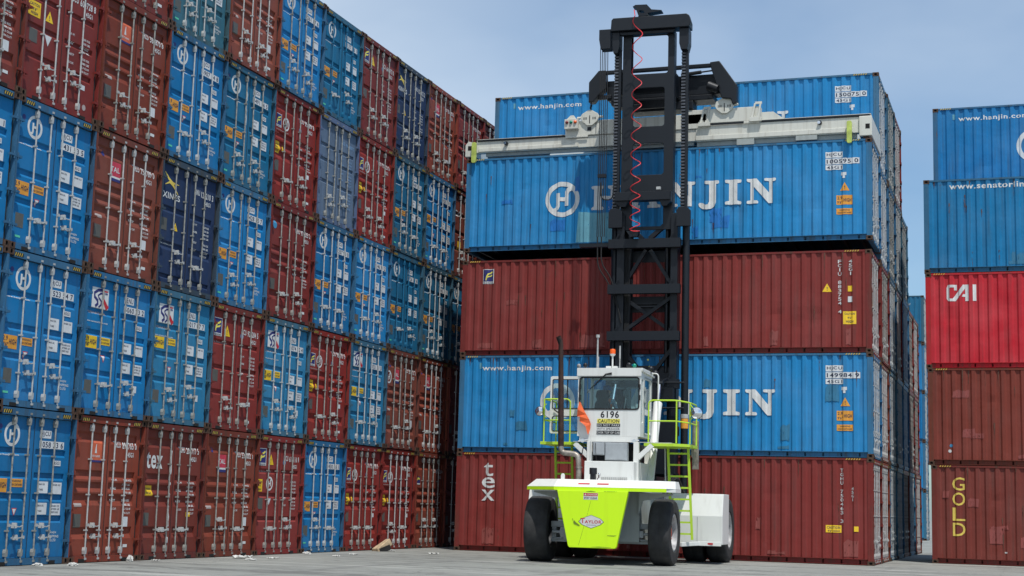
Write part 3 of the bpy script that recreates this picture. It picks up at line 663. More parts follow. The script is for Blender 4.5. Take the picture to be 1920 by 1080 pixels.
WALL = {
 (1, 0): (BROWN, 'brown_plain', ('TRLU', '590114 2'), 'B'), (1, 1): (BLUE, 'hanjin', ('HJCU', '1058 33 6'), 'A4'), (1, 2): (BROWN, 'orange', ('TRLU', '892765 0'), 'B'), (1, 3): (BROWN_D, 'tex', ('TGHU', '201717 5'), 'B'), (1, 4): (BROWN, 'tal', ('TRLU', '536002 1'), 'B'),
 (1, 5): (MAROON, 'florens', ('FSCU', '610116 9'), 'F'), (1, 6): (BLUE, 'hanjin', ('HJCU', '1430 16 1'), 'A'), (1, 7): (RED, 'florensH', ('FCIU', '957790 9'), 'B'), (1, 8): (RED, 'florensH', ('FCIU', '98423 1'), 'B'), (1, 9): (BROWN, 'small_logo', ('FSCU', '610223 4'), 'B'), (1, 10): (BROWN_D, 'brown_plain', ('TRLU', '591288 3'), 'B'),
 (2, 0): (BLUE, 'hanjin', ('HJCU', '1388 20 1'), 'A'), (2, 1): (BLUE, 'hanjin', ('HJCU', '1523 54 7'), 'A'), (2, 2): (BLUE, 'senator', ('SENU', '5060 23 2'), 'A4'), (2, 3): (BLUE_S, 'senator', ('SENU', '5017 07 7'), 'A'), (2, 4): (MAROON, 'florens', ('FSCU', '920284 5'), 'F'),
 (2, 5): (BLUE_S, 'senator', ('SENU', '5074 12 4'), 'A4'), (2, 6): (RED, 'florensH', ('FCIU', '98070 9'), 'B'), (2, 7): (BLUE_S, 'senator', ('SENU', '5021 11 3'), 'A4'), (2, 8): (RUSTR, 'talH', ('TRLU', '50912 2'), 'B'), (2, 9): (BROWN, 'tal', ('TRLU', '53148 6'), 'B'), (2, 10): (BROWN_D, 'brown_plain', ('TRLU', '594411 7'), 'B'),
 (3, 0): (BLUE, 'hanjin', ('HJCU', '1402 71 1'), 'A'), (3, 1): (BLUE, 'hanjin', ('HJCU', '1431 53 5'), 'A'), (3, 2): (RUSTR, 'tal', ('TRLU', '759789 0'), 'B'), (3, 3): (NAVY, 'xines', ('XINU', '121210 3'), 'X'), (3, 4): (BLUE, 'hanjin', ('HJCU', '1428 15 7'), 'A'), (3, 5): (MAROON, 'brown_blue_disc', ('BSIU', '977535 2'), 'B'),
 (3, 6): (BLUE, 'hanjin', ('HJCU', '1207 93 0'), 'A'), (3, 7): (BLUE_L, 'hanjin', ('HJCU', '1146 93 2'), 'A'), (3, 8): (BLUE_D, 'hanjin_old', ('HJCU', '1726 18 8'), 'A'), (3, 9): (BLUE_D, 'hanjin', ('HJCU', '1343 12 5'), 'A'), (3, 10): (BLUE_D, 'hanjin', ('HJCU', '1399 40 2'), 'A'),
 (4, 0): (BROWN_D, 'brown_plain', ('TRLU', '596002 2'), 'B'), (4, 1): (MAROON, 'brown_caution', ('FSCU', '609728 8'), 'F'), (4, 2): (BROWN, 'orange', ('TRLU', '580870 8'), 'B'), (4, 3): (BLUE, 'hanjin', ('HJCU', '5907 14 8'), 'A'), (4, 4): (BLUE_D, 'hanjin', ('HJCU', '4491 16 5'), 'A'), (4, 5): (RED, 'florensH', ('FCIU', '95689 8'), 'B'),
 (4, 6): (GREYB, 'grey', ('CAXU', '960883 5'), 'G'), (4, 7): (RED, 'florensH', ('FCIU', '93923 0'), 'B'), (4, 8): (BLUE_D, 'hanjin', ('HJCU', '1448 15 3'), 'A'), (4, 9): (BLUE, 'hanjin', ('HJCU', '1420 19 1'), 'A4'), (4, 10): (BROWN, 'cai', ('CAXU', '960113 0'), 'A'), (4, 11): (BROWN_D, 'brown_plain', ('TRLU', '588201 4'), 'B'),
 (5, 0): (BLUE, 'hanjin', ('HJCU', '1377 05 3'), 'A'), (5, 1): (BROWN, 'brown_plain', ('TRLU', '571190 0'), 'B'), (5, 2): (BROWN_D, 'brown_plain', ('TRLU', '577300 1'), 'B'), (5, 3): (BLUE_T, 'hanjin_old', ('HJCU', '1190 28 4'), 'A'), (5, 4): (RUSTR, 'orange', ('TRLU', '566214 6'), 'B'), (5, 5): (BLUE, 'hanjin', ('HJCU', '1261 17 6'), 'A'),
 (5, 6): (BLUE_D, 'hanjin_old', ('HJCU', '1137 18 1'), 'A'), (5, 7): (MAROON, 'florens', ('FSCU', '640973 0'), 'F'), (5, 8): (NAVY, 'xines', ('XINU', '152012 2'), 'X'), (5, 9): (BROWN, 'tal', ('TRLU', '551230 3'), 'B'), (5, 10): (MAROON, 'brown_plain', ('TRLU', '587115 9'), 'B'), (5, 11): (BROWN_D, 'brown_plain', ('TRLU', '599021 2'), 'B'), (5, 12): (BROWN, 'brown_plain', ('TRLU', '599405 5'), 'B'),
}
for (r, c), (col, lv, ser, dk) in WALL.items():
    if (r, c) in ((1, 0), (5, 0), (5, 1), (4, 11)) and (r, c) != (4, 11): continue
    where = {0: ', at picture edge', 10: ', by middle stack', 11: ', above lifting beam', 12: ', farthest of row'}.get(c, '')
    lab = f"{COLN[col]} container numbered {ser[1]}, {DESC[lv]}, {ROWN[r]} of left wall" + (where if c in (0, 10, 11, 12) else '')
    if lv in ('brown_plain',): lab = f"{COLN[col]} container with no emblem, {ROWN[r]} of left wall" + (where if where else f", beside column of number {ser[1]}")
    words = lab.split()
    if len(words) > 16: lab = f"{COLN[col]} container numbered {ser[1]}, {ROWN[r]} of left wall" + where
    t = container(LX - CL, LY + (c - 2) * PITCHY + random.uniform(-.006, .006), (r - 1) * CH + .002 * r, col, lab, lv, ser, dk, 'container doors stacked as the left wall',
                  rods='paint' if (r, c) in ((5, 6), (3, 8)) else ('aged' if random.random() < .35 else 'new'))
    t.location.x += random.uniform(-.02, .02)
    k_ = random.uniform(.84, 1.12)
    for ch in t.children_recursive:
        if ch.name.split('.')[0] in ('frame', 'door', 'side_panel', 'roof_panel', 'front_wall', 'lock_rod'): ch.color = tuple(c_ * k_ for c_ in ch.color[:3]) + (1,)
    if (r, c) == (1, 5):
        end_sticker('ring_emblem', t, RINGH(.74, 1.72, .17), dk); end_sticker('height_label', t, [RC(.12, .38, 1.52, 1.82, 'yellow'), T('CAUTION', .14, .36, 1.73, 1.78, 'ink'), T("9'6\"", .18, .32, 1.64, 1.69, 'ink'), T('HIGH', .18, .32, 1.55, 1.60, 'ink')], dk); end_sticker('notice_triangle', t, [PL([(.66, 1.36), (.84, 1.36), (.75, 1.20)], 'panel_white')], dk)
    if (r, c) in ((1, 3), (4, 4)):
        rd_ = random.Random(5); zz_ = [.35 + i * .11 for i in range(19)] if r == 1 else [1.5 + i * .08 for i in range(12)]
        end_sticker('paint_scrape', t, [STROKE([(1.13 + rd_.uniform(-.012, .012), z_) for z_ in zz_], [rd_.uniform(.008, .05) for z_ in zz_], 'white_worn')], dk)

# ------------------------------------------------------------------ middle block
CX, CY = -16.49, 42.15
def topleft_tab(root):
    side_sticker('customs_tag', root, [RC(.62, .70, 2.50, 2.68, 'teal_patch')]) 
def edge_hazard(root, z=CH - .034):
    sh = [PL([(u, CH - .055), (u + .03, CH - .055), (u + .06, CH - .012), (u + .03, CH - .012)], 'hazard_yellow') for u in [CL - .75 + i * .07 for i in range(6)] + [.24 + i * .07 for i in range(5)]]
    put('hazard_stripes', sticker_mesh(sh, [], 0, lambda u, z, off: (u - HX, -HY + .0095 - off, z)), root)
def hj_side(root, pre, num, www=(.72, 2.9), ring=True):
    text_shape('www.hanjin.com', .035)
    if www: side_sticker('web_address', root, [T('www.hanjin.com', www[0], www[1], 2.40, 2.60, 'white')])
    if ring: side_sticker('ring_emblem', root, RINGH(3.10, 1.52, .54, 'white_worn'))
    side_sticker('lettering', root, SLABWORD(1.15, 1.88))
    side_sticker('serial_number', root, [RC(10.90, 11.38, 2.38, 2.55, 'panel_white'), T(pre, 10.93, 11.35, 2.41, 2.52, 'ink'), RC(10.90, 11.84, 2.19, 2.36, 'panel_white'), T(num, 10.93, 11.81, 2.215, 2.335, 'ink'),
                  RC(10.90, 11.38, 2.03, 2.17, 'panel_white'), T('45G1', 10.93, 11.35, 2.055, 2.145, 'ink')])
    side_sticker('notice_plate', root, [RC(11.33, 11.48, 1.86, 1.95, 'panel_white'), RC(11.37, 11.44, 1.78, 1.855, 'panel_white')])
    side_sticker('warning_sticker', root, tri_up(11.43, 1.42, .24, 'amber'))
    side_sticker('height_label', root, [RC(11.20, 11.64, 1.02, 1.29, 'amber'), T('2.9', 11.22, 11.36, 1.17, 1.26, 'ink'), T("9'6\"", 11.22, 11.36, 1.05, 1.13, 'ink'), T('HIGH', 11.40, 11.61, 1.10, 1.20, 'ink'),
                  RC(11.20, 11.64, .74, .91, 'amber'), T('WARNING', 11.28, 11.56, .84, .885, 'ink'), T('HIGH CONTAINER', 11.23, 11.61, .77, .81, 'ink')])
    if www: topleft_tab(root)
    edge_hazard(root)
def wear(root, seed, touch, rng=(.3, 11.8)):
    rd = random.Random(seed); o = []
    for i in range(16):
        u = rd.uniform(*rng); z1 = rd.choice((CH - .07, rd.uniform(.6, 2.5))); ln = rd.uniform(.15, .8)
        o.append(STROKE([(u, z1), (u + rd.uniform(-.01, .01), z1 - ln * .5), (u + rd.uniform(-.01, .01), max(.18, z1 - ln))], [rd.uniform(.02, .05), rd.uniform(.008, .02), .003], 'rust_mark'))
    side_sticker('rust_runs', root, o); o = []
    for i in range(9):
        u = rd.uniform(*rng); z = rd.choice((.2, rd.uniform(.3, 2.3))); w_ = rd.uniform(.10, .5); h_ = rd.uniform(.08, .55); j_ = lambda: rd.uniform(-.03, .03)
        o.append(PL([(u + j_(), z + .02), (u + w_ * .5, z + .02 + abs(j_())), (u + w_ + j_(), z + .02), (u + w_ + j_(), z + h_ + j_()), (u + w_ * .6, z + h_ * .9), (u + w_ * .3, z + h_ + j_()), (u + j_() * .3, z + h_ * .8)], touch))
    side_sticker('touch_up_paint', root, o)
G2 = 'containers stacked in the middle block'
t = container(CX, CY, .0, MAROON, 'weathered maroon container at ground level behind the white lifting truck, number 750463 3', 'brown_plain', ('TGHU', '750463 3'), 'B', G2, 'all')
side_sticker('lettering', t, [s_ for ch, z1 in (('t', 2.60), ('e', 2.17), ('x', 1.80)) for s_ in [T(ch, .86 if ch == 't' else .82, 1.16 if ch == 't' else 1.22, z1 - (.40 if ch == 't' else .32), z1, 'white')]])
side_sticker('serial_number', t, TV('TGHU 750463 3', 11.30, 11.38, 2.60, .115) + TV('45G1', 11.60, 11.66, 2.10, .10))
side_sticker('height_label', t, [RC(10.90, 11.32, .86, 1.06, 'yellow'), T('CAUTION', 10.93, 11.29, .96, 1.03, 'ink'), T("9'6\" HIGH", 10.95, 11.27, .88, .93, 'ink'), RC(11.66, 11.78, .90, 1.04, 'yellow')]); edge_hazard(t)
wear(t, 1, 'dull_red')
t = container(CX + .01, CY, CH, BLUE_L, 'blue container numbered 149984 9 directly behind the truck cab, second level up', 'hanjin', ('HJCU', '1499 84 9'), 'A', G2, 'all')
t.children[0].color = (.02, .15, .36, 1)
wear(t, 2, 'dull_blue'); hj_side(t, 'HJCU', '149984 9')
t = container(CX - .005, CY, 2 * CH, MAROON, 'red-brown container numbered 883754 4 right under the lifted blue one', 'florensH', ('FCIU', '883754 4'), 'B', G2, 'all')
side_sticker('emblem', t, flogo(.66, 2.18, .36, .45)); side_sticker('serial_number', t, TV('FCIU 883754 4', 11.26, 11.36, 2.62, .118) + TV('45G1', 11.56, 11.66, 2.62, .115))
side_sticker('warning_sticker', t, tri_up(10.96, 1.72, .24)); side_sticker('height_label', t, [RC(11.40, 11.76, .80, 1.16, 'yellow'), T('CAUTION', 11.44, 11.72, 1.06, 1.12, 'ink'), T("9'6\"", 11.52, 11.64, .95, 1.01, 'ink'), T('HIGH', 11.48, 11.68, .84, .91, 'ink'), RC(11.53, 11.65, 1.72, 1.88, 'yellow'), RC(11.53, 11.65, 1.42, 1.58, 'panel_white')]); edge_hazard(t)
wear(t, 3, 'dull_red')
held = container(-16.465, CY, 8.965, BLUE_L, 'blue container numbered 100595 0 hanging lifted from the white spreader', 'hanjin', ('HJCU', '1005 95 0'), 'A', G2, 'all')
wear(held, 4, 'blue_touch', (.3, 8)); hj_side(held, 'HJCU', '100595 0', None)
side_sticker('repaint_patch', held, [PL([(3.55, .19), (4.95, .19), (4.95, 1.02), (4.7, 1.08), (4.3, 1.05), (3.62, 1.12)], 'teal_patch')])
for k_ in range(1, 7):
    hi = 5 if k_ <= 3 else (4 if k_ <= 4 else 3)
    for r in range(1, hi + 1):
        col, lv, dk = random.Random(k_ * 10 + r).choice(((BLUE_L, 'hanjin', 'A'), (BLUE_S, 'hanjin', 'A4'), (MAROON, 'brown_plain', 'B'), (BROWN, 'tal', 'B'), (RED, 'florensH', 'B')))
        if (k_, r) in ((1, 4), (2, 5), (2, 4), (3, 4), (2, 3), (4, 4)): col, lv, dk = random.Random(k_ + r).choice((BLUE_S, BLUE_D, BLUE)), 'hanjin', 'A'
        if (k_, r) == (1, 5): col, lv, dk = BLUE_L, 'hanjin', 'A'
        lv_s = ('ground level', 'second level', 'third level', 'fourth level', 'top level')[r - 1]
        o_s = ('second', 'third', 'fourth', 'fifth', 'sixth', 'seventh', 'eighth', 'ninth')[k_ - 1]
        lab = f"{COLN[col]} container in the {o_s} row back of the middle block, {lv_s}"
        if (k_, r) == (1, 5): lab = 'blue container numbered 150075 0, highest one behind the white spreader'
        t = container(CX + .0 + random.uniform(-.03, .03), CY + 2.46 * k_, (r - 1) * CH, col, lab, lv, ('HJCU' if 'han' in lv else 'TRLU', f"{random.randint(1100, 1999)} {random.randint(10, 99)} {random.randint(0, 9)}"), dk, G2, 'door', 'new' if random.random() < .7 else 'aged', handles=k_ < 6)
        if (k_, r) == (1, 5):
            hj_side(t, 'HJCU', '150075 0', (.78, 2.92)); 
            for s_ in ((-1, -1, 1),): put('corner_casting', K['cast'][s_], t)

# ------------------------------------------------------------------ right block
RX, RY = -3.09, 46.77
G3 = 'containers stacked in the right block'
t = container(RX, RY, 0, BROWN_D, 'dark red container with yellow vertical letters at ground level of right stack', 'brown_plain', ('GLDU', '022551 0'), 'B', G3, 'all')
side_sticker('lettering', t, TV('GOLD', .60, .96, 2.54, .445, 'gold', .87)); edge_hazard(t)
wear(t, 6, 'dull_red', (.3, 5)); side_sticker('paint_chips', t, [RC(2.05, 2.12, .36, .40, 'white')])
t = container(RX - .07, RY, CH, (.180, .034, .022), 'plain brick brown container without lettering, second level of right stack', 'brown_plain', ('TRLU', '551004 0'), 'B', G3, 'all'); edge_hazard(t)
wear(t, 7, 'dull_red', (.3, 5)); side_sticker('paint_chips', t, [DISC(.62, .42, .05, 'white', 8), DISC(.66, .58, .05, 'sky_blue', 7)])
t = container(RX - .10, RY, 2 * CH, WRED, 'bright red container with three big white letters, third level of right stack', 'cai', ('CAXU', '955001 2'), 'A', G3, 'all')
q = lambda pts: [(.60 + a * .30, 2.02 + b * .50) for a, b in pts]
side_sticker('lettering', t, [PL([(.62, 2.44), (.66, 2.53), (.92, 2.53), (.92, 2.36), (.84, 2.36), (.84, 2.45), (.72, 2.45), (.70, 2.42), (.70, 2.14), (.72, 2.11), (.80, 2.11), (1.10, 2.53), (1.26, 2.53), (1.26, 2.03), (1.16, 2.03), (1.16, 2.16), (1.06, 2.16), (1.10, 2.24), (1.16, 2.24), (1.16, 2.42), (.88, 2.03), (.68, 2.03), (.62, 2.10)], 'white'), RC(1.38, 1.48, 2.03, 2.53, 'white')]); edge_hazard(t)
t = container(RX - .12, RY, 3 * CH, (.006, .160, .350), 'mid blue container with white web address along its top, fourth level of right stack', 'senator', ('SENU', '5038 20 1'), 'A', G3, 'all')
wear(t, 8, 'dull_blue', (.3, 5)); side_sticker('web_address', t, [T('www.senatorlines.com', .76, 3.9, 2.58, 2.76, 'white')])
t = container(RX + .03, RY + 2.46, 4 * CH, BLUE, 'bright blue container topmost on the right stack against the sky', 'hanjin', ('HJCU', '1166 25 0'), 'A', G3, 'all')
hj_side(t, 'HJCU', '116625 0', (.80, 2.95))
for r in range(1, 5):
    col = (BROWN, BLUE_D, BROWN_D, BLUE)[r - 1]
    container(RX, RY + 2.46, (r - 1) * CH, col, f"{COLN[col]} container hidden behind the right stack front, {('ground', 'second', 'third', 'fourth')[r - 1]} level", 'brown_plain', ('TRLU', '5520%02d 1' % r), 'B', G3, 'door')
# far block seen through the gap
FX, FY = -6.37, 92.0
for r in range(5):
    col = (BLUE_S, BLUE_L, BLUE, BLUE_L, BLUE_D)[r]
    t = container(FX - CL, FY, r * CH, col, f"{COLN[col]} container far off in the gap between stacks, {('lowest', 'second', 'third', 'fourth', 'topmost')[r]} of five", 'hanjin', ('HJCU', '1%d40 21 3' % r), 'A', 'distant containers seen through the gap', 'door')
    side_sticker('serial_number', t, [T('HJCU', 10.9, 11.4, 2.3, 2.45)])

# ------------------------------------------------------------------ the container handler (truck)
TO = Vector((-10.15, 34.9, 0)); TR = R(2.5)
truck = empty('container_handler', TO, TR)
tag(truck, 'white and lime container handler with tall black mast lifting the blue container', 'lift truck')
def W2L(p): return Matrix.Rotation(-TR, 3, 'Z') @ (Vector(p) - TO)
TI = (Matrix.Translation(TO) @ Matrix.Rotation(TR, 4, 'Z')).inverted()
def rrect(x0, x1, z0, z1, r, k=4):
    pts = []
    for cx, cz, a0 in ((x1 - r, z1 - r, 0), (x0 + r, z1 - r, 90), (x0 + r, z0 + r, 180), (x1 - r, z0 + r, 270)):
        for i in range(k + 1): a = R(a0 + 90 * i / k); pts.append((cx + r * math.cos(a), cz + r * math.sin(a)))
    return pts
def flat_sticker(name, parent, shapes, y, key=None): # faces -y at depth y
    return put(name, sticker_mesh(shapes, [], 0, lambda u, z, off: (u, y - off, z), .003), parent)
# counterweight
b = MB(); b.prism([(-.86, 1.752), (.89, 1.752), (.62, .44), (.585, .40), (-.53, .40), (-.565, .44)], 'y', -.03, .10)
plate = b.build('counterweight_plate', 'hivis_green', truck, bevel=.012)
flat_sticker('danger_sticker', plate, [RC(-.20, .155, 1.54, 1.70, 'white'), RC(-.195, .15, 1.625, 1.695, 'red'), T('DANGER', -.10, .14, 1.64, 1.68, 'white'), PL([(-.18, 1.64), (-.12, 1.64), (-.15, 1.685)], 'white'), T('STAY CLEAR', -.18, .14, 1.56, 1.60, 'ink')], -.03)
hx = lambda k, cx=0, cz=1.02: [(cx - .315 * k, cz), (cx - .23 * k, cz + .075 * k), (cx, cz + .16 * k), (cx + .23 * k, cz + .075 * k), (cx + .315 * k, cz), (cx + .23 * k, cz - .075 * k), (cx, cz - .16 * k), (cx - .23 * k, cz - .075 * k)]
flat_sticker('name_badge', plate, [PL(hx(1), 'grey_tag'), PL(hx(.94), 'white'), T('T', -.265, -.15, .98, 1.10, 'red'), T('AYLOR', -.155, .255, .98, 1.055, 'red'), RC(-.12, .12, .938, .944, 'ink')], -.03)
flat_sticker('scuffs', plate, [STROKE([(-.02, 1.50), (-.12, 1.1), (-.30, .46)], .006, 'scuff'), STROKE([(.40, .705), (.55, .70), (.62, .71)], [.01, .02, .006], 'scuff'), STROKE([(-.14, 1.735), (-.02, 1.742), (.10, 1.735)], [.006, .018, .006], 'scuff'), STROKE([(.30, 1.745), (.5, 1.742), (.62, 1.746)], .008, 'scuff'), STROKE([(-.46, 1.08), (-.40, .98), (-.28, .92)], [.02, .06, .02], 'scuff'), STROKE([(.0, .42), (.2, .43), (.5, .425)], [.004, .018, .006], 'scuff')], -.03)
b = MB(); b.prism([(-.80, 1.745), (.80, 1.745), (.52, .50), (-.50, .50)], 'y', .102, .62); b.build('counterweight', 'machine_grey', truck, bevel=.02)
# rear deck slab: lime lower edge, white sloped face
lo = [(-1.80, .62), (-.95, 0), (1.80, 0), (1.97, .30), (1.97, .98), (1.0, 1.0), (1.0, 3.6), (-1.0, 3.6), (-1.0, 1.0), (-1.8, 1.0)]
hi = [(-1.58, .68), (-.90, .18), (1.66, .18), (1.92, .52), (1.92, .94), (.95, .96), (.95, 3.5), (-.95, 3.5), (-.95, .96), (-1.58, .96)]
b = MB()
for p_, q_ in (((-1.80, .62), (-.95, 0)), ((-.95, 0), (1.80, 0))):
    dx_, dy_ = q_[0] - p_[0], q_[1] - p_[1]; l_ = math.hypot(dx_, dy_); nx_, ny_ = -dy_ / l_ * .04, dx_ / l_ * .04
    b.prism([p_, q_, (q_[0] + nx_, q_[1] + ny_), (p_[0] + nx_, p_[1] + ny_)], 'z', 1.755, 1.835)
b.build('deck_edge', 'hivis_green', truck)
b = MB(); b.prism([(-1.76, .66), (-.93, .045), (1.80, .045), (1.97, .30), (1.97, 1.0), (1.0, 1.0), (1.0, 3.6), (-1.0, 3.6), (-1.0, 1.0), (-1.76, 1.0)], 'z', 1.757, 1.833); b.build('deck_plate', 'machine_white', truck)
b = MB(); nn = len(lo); vs = [(x, y, 1.838) for x, y in lo] + [(x, y, 2.02) for x, y in hi]
tr = tessellate_polygon([[Vector((x, y, 0)) for x, y in hi]])
b.add(vs, [(i, (i + 1) % nn, nn + (i + 1) % nn, nn + i) for i in range(nn)] + [tuple(nn + i for i in t_) for t_ in tr] + [tuple(t_) for t_ in tessellate_polygon([[Vector((x, y, 0)) for x, y in lo]])])
deck = b.build('deck', 'machine_white', truck)
def slopey(z): return .18 * (z - 1.838) / .182 
put('reflector', sticker_mesh([RC(-.36, -.08, 1.90, 1.93, 'red'), RC(.11, .39, 1.90, 1.93, 'red')], [], 0, lambda u, z, off: (u, slopey(z) - off, z + off), .003), deck)
for x in (-.88, .80):
    b = MB(); b.prism([(x - .045, 2.015), (x + .045, 2.015), (x + .045, 2.12), (x + .02, 2.165), (x - .02, 2.165), (x - .045, 2.12)], 'y', .55, .60); b.build('lifting_eye', 'machine_white', deck)
b = MB(); b.lathe([(.001, .155), (.09, .155), (.095, .14), (.095, 0), (.001, 0)], (-.13, .62, 2.16), 'z', 16); b.box(-.19, -.07, .55, .70, 2.018, 2.158, 0); b.build('air_filter', 'steel_dark', truck, smooth=True)
b = MB(); b.tube([(.02, .5, 2.02), (.05, .5, 2.09), (.05, .5, 2.15)], .03, 8); b.sphere((.05, .5, 2.16), .035); b.build('valve', 'chrome', truck, smooth=True)
# undertray between the wheels
b = MB(); b.box(-.95, .95, 1.02, 5.2, .55, 1.75); b.build('chassis', 'machine_grey', truck)
b = MB(); b.prism([(.95, 1.74), (1.78, 1.74), (1.78, 1.70), (1.05, 1.55), (.95, 1.2)], 'y', .9, .98); b.prism([(-.95, 1.74), (-1.7, 1.74), (-1.7, 1.70), (-1.05, 1.55), (-.95, 1.2)], 'y', .9, .98); b.build('wheel_guard', 'machine_grey', truck)
b = MB(); b.box(-1.32, 1.30, 1.18, 1.62, .86, 1.0); b.box(-1.32, 1.30, 1.18, 1.62, .50, .60); b.box(-1.30, -1.18, 1.2, 1.6, .5, 1.0); b.box(1.16, 1.28, 1.2, 1.6, .5, 1.0)
for s in (-1, 1): b.box(s * .66 - .06, s * .66 + .06, 1.22, 1.58, .60, .86)
ax = b.build('steer_axle', 'grey_box', truck, bevel=.01)
b = MB(); b.tube([(-1.25, 1.10, .74), (1.22, 1.10, .74)], .035, 10); b.tube([(-.45, 1.10, .74), (.45, 1.10, .74)], .08, 12)
for s in (-1, 1): b.box(s * .98 - .07, s * .98 + .07, 1.04, 1.17, .66, .82); b.tube([(s * .7, 1.12, .62), (s * 1.2, 1.15, .58)], .022, 8)
b.build('steering_cylinder', 'grey_box', ax, smooth=True)
def tyre(x, y, r, wd, outer, rz=0, full=True):
    """outer = +1 if the dished face looks to +x"""
    h = wd / 2
    prof = [(r * .56, -h * .82), (r * .60, -h * .97), (r * .80, -h), (r * .93, -h * .96), (r * .985, -h * .80), (r, -h * .5), (r, -.02), (r * .994, 0), (r, .02), (r, h * .5), (r * .985, h * .80), (r * .93, h * .96), (r * .80, h), (r * .60, h * .97), (r * .56, h * .82)]
    b = MB(); b.lathe(prof, (0, 0, 0), 'x', 48); o = b.build('tyre', 'tyre_rubber', truck, (x, y, r - .012), smooth=True); o.rotation_euler = (0, 0, rz)
    b = MB(); s = outer
    b.lathe([(.001, -s * h * .15), (r * .55, -s * h * .2), (r * .575, -s * h * .85), (r * .57, -s * h * .2), (r * .57, s * h * .85)], (0, 0, 0), 'x', 32, 2)
    b.lathe([(r * .58, s * h * .86), (r * .52, s * h * .92), (r * .50, s * h * .80), (r * .46, s * h * .35), (r * .30, s * h * .2), (.001, s * h * .2)], (0, 0, 0), 'x', 32, 0)
    b.lathe([(.001, s * h * .62), (r * .15, s * h * .62), (r * .2, s * h * .45), (r * .22, s * h * .2)], (0, 0, 0), 'x', 24, 1); b.lathe([(r * .33, s * h * .21), (r * .33, s * h * .36), (r * .42, s * h * .40), (r * .42, s * h * .3)], (0, 0, 0), 'x', 24, 1)
    for k_ in range(12):
        a = k_ * math.pi / 6; b.tube([(s * h * .2, r * .37 * math.cos(a), r * .37 * math.sin(a)), (s * h * .5, r * .37 * math.cos(a), r * .37 * math.sin(a))], .018, 6, 1)
    b.build('rim', ['rim_white', 'rim_orange', 'steel_dark'], o, smooth=True)
    return o
tyre(-1.64, 1.42, .81, .60, -1, R(4)); tyre(1.49, 1.42, .81, .54, 1, R(0))
for x, s in ((2.22, 1), (1.58, 1), (-2.12, -1), (-1.50, -1)): tyre(x, 5.45, .86, .56, s)
b = MB(); b.box(-2.0, 2.0, 5.15, 5.75, .55, 1.15); b.build('drive_axle', 'machine_grey', truck, bevel=.03)
# side boxes ahead of the drive wheels
for s, nm in ((1, 0), (-1, 0)):
    b = MB(); x0, x1 = sorted((s * 1.25, s * 2.60))
    b.add([(x0, 3.62, 1.785), (x1 , 3.62, 1.785), (x1, 3.45, 1.22), (x0, 3.45, 1.22), (x1, 3.45, .50), (x0, 3.45, .50), (x0, 4.52, 1.785), (x1, 4.52, 1.785), (x1, 4.52, .50), (x0, 4.52, .50)],
          [(0, 3, 2, 1), (3, 5, 4, 2), (0, 1, 7, 6), (1, 2, 4, 8, 7), (0, 6, 9, 5, 3), (6, 7, 8, 9), (5, 9, 8, 4)])
    sb_ = b.build('tank_box', 'machine_white', truck, bevel=.012)
    b = MB(); b.box(min(s * 1.95, s * 1.953) , max(s * 1.95, s * 1.958), 3.440, 3.449, .52, 1.2); b.build('seam', 'machine_grey', sb_)
b = MB(); b.beam((1.72, 2.4, .50), (2.02, 3.3, .52), .06, .10); b.beam((2.02, 3.3, .52), (2.58, 3.38, .52), .05, .11); st_ = b.build('step_bar', 'machine_white', truck, bevel=.008)
flat_sticker('reflector', st_, [RC(2.13, 2.38, .50, .545, 'red')], 3.31)
b = MB(); b.box(1.3, 2.3, 4.5, 5.0, 1.2, 1.72); b.box(-2.3, -1.3, 4.5, 5.0, 1.2, 1.72); b.build('fender', 'machine_white', truck)
# engine housing under the cab
b = MB(); hl = [(-.50, 1.2), (.75, 1.2), (.78, 3.3), (-.55, 3.3)]
b.add([(x, y, 2.02) for x, y in hl] + [(x, y, 2.50) for x, y in hl], [(0, 1, 5, 4), (1, 2, 6, 5), (2, 3, 7, 6), (3, 0, 4, 7), (4, 5, 6, 7)]); hs_ = b.build('engine_housing', 'machine_white', truck, bevel=.012)
b = MB()
for i in range(14): b.box(-.06 + i * .048, -.06 + i * .048 + .03, 1.17, 1.195, 2.03, 2.11)
b.build('grille', 'galvanised', hs_)
b = MB()
for x in (-.53, .66): b.box(x, x + .13, 1.55, 1.68, 2.0, 2.99); b.box(x, x + .13, 2.9, 3.03, 2.0, 2.99)
b.beam((-.50, 1.62, 2.62), (-.86, 1.62, 2.95), .09, .12); b.beam((.76, 1.62, 2.60), (1.12, 1.62, 2.93), .09, .12); b.box(-.90, 1.16, 1.56, 1.68, 2.992, 3.0)
b.build('cab_support', 'machine_white', truck, bevel=.006)
b = MB(); b.box(-.60, .60, 2.0, 3.3, 2.50, 2.98); b.build('dark_bay', 'steel_dark', truck)  # dark solid block filling the bay under the cab
for a in ((-.34, -.05, 2.66, 2.975), (-.035, .52, 2.53, 2.975)):
    b = MB(); b.box(a[0], a[1], 1.42, 1.66, a[2], a[3]); b.box(a[0] + .02, a[1] - .02, 1.405, 1.419, a[2] + .02, a[3] - .02); b.build('electrical_box', 'grey_box', truck, bevel=.008)
b = MB()
for x in (-.66, .66): b.tube([(x, 1.66, 3.02), (x, 1.60, 3.02)], .05, 12); b.tube([(x - .12, 1.64, 3.01), (x + .12, 1.64, 3.05)], .018, 8)
b.build('cab_mount', 'chrome', truck, smooth=True)
b = MB(); b.tube([(-.28, 1.40, 2.95), (-.24, 1.30, 2.7), (-.20, 1.28, 2.4), (-.2, 1.1, 2.1)], .008, 6); b.tube([(-.60, 1.5, 2.9), (-.66, 1.4, 2.5), (-.60, 1.3, 2.1)], .014, 6); b.build('cable', 'rubber_seal', truck, smooth=True)
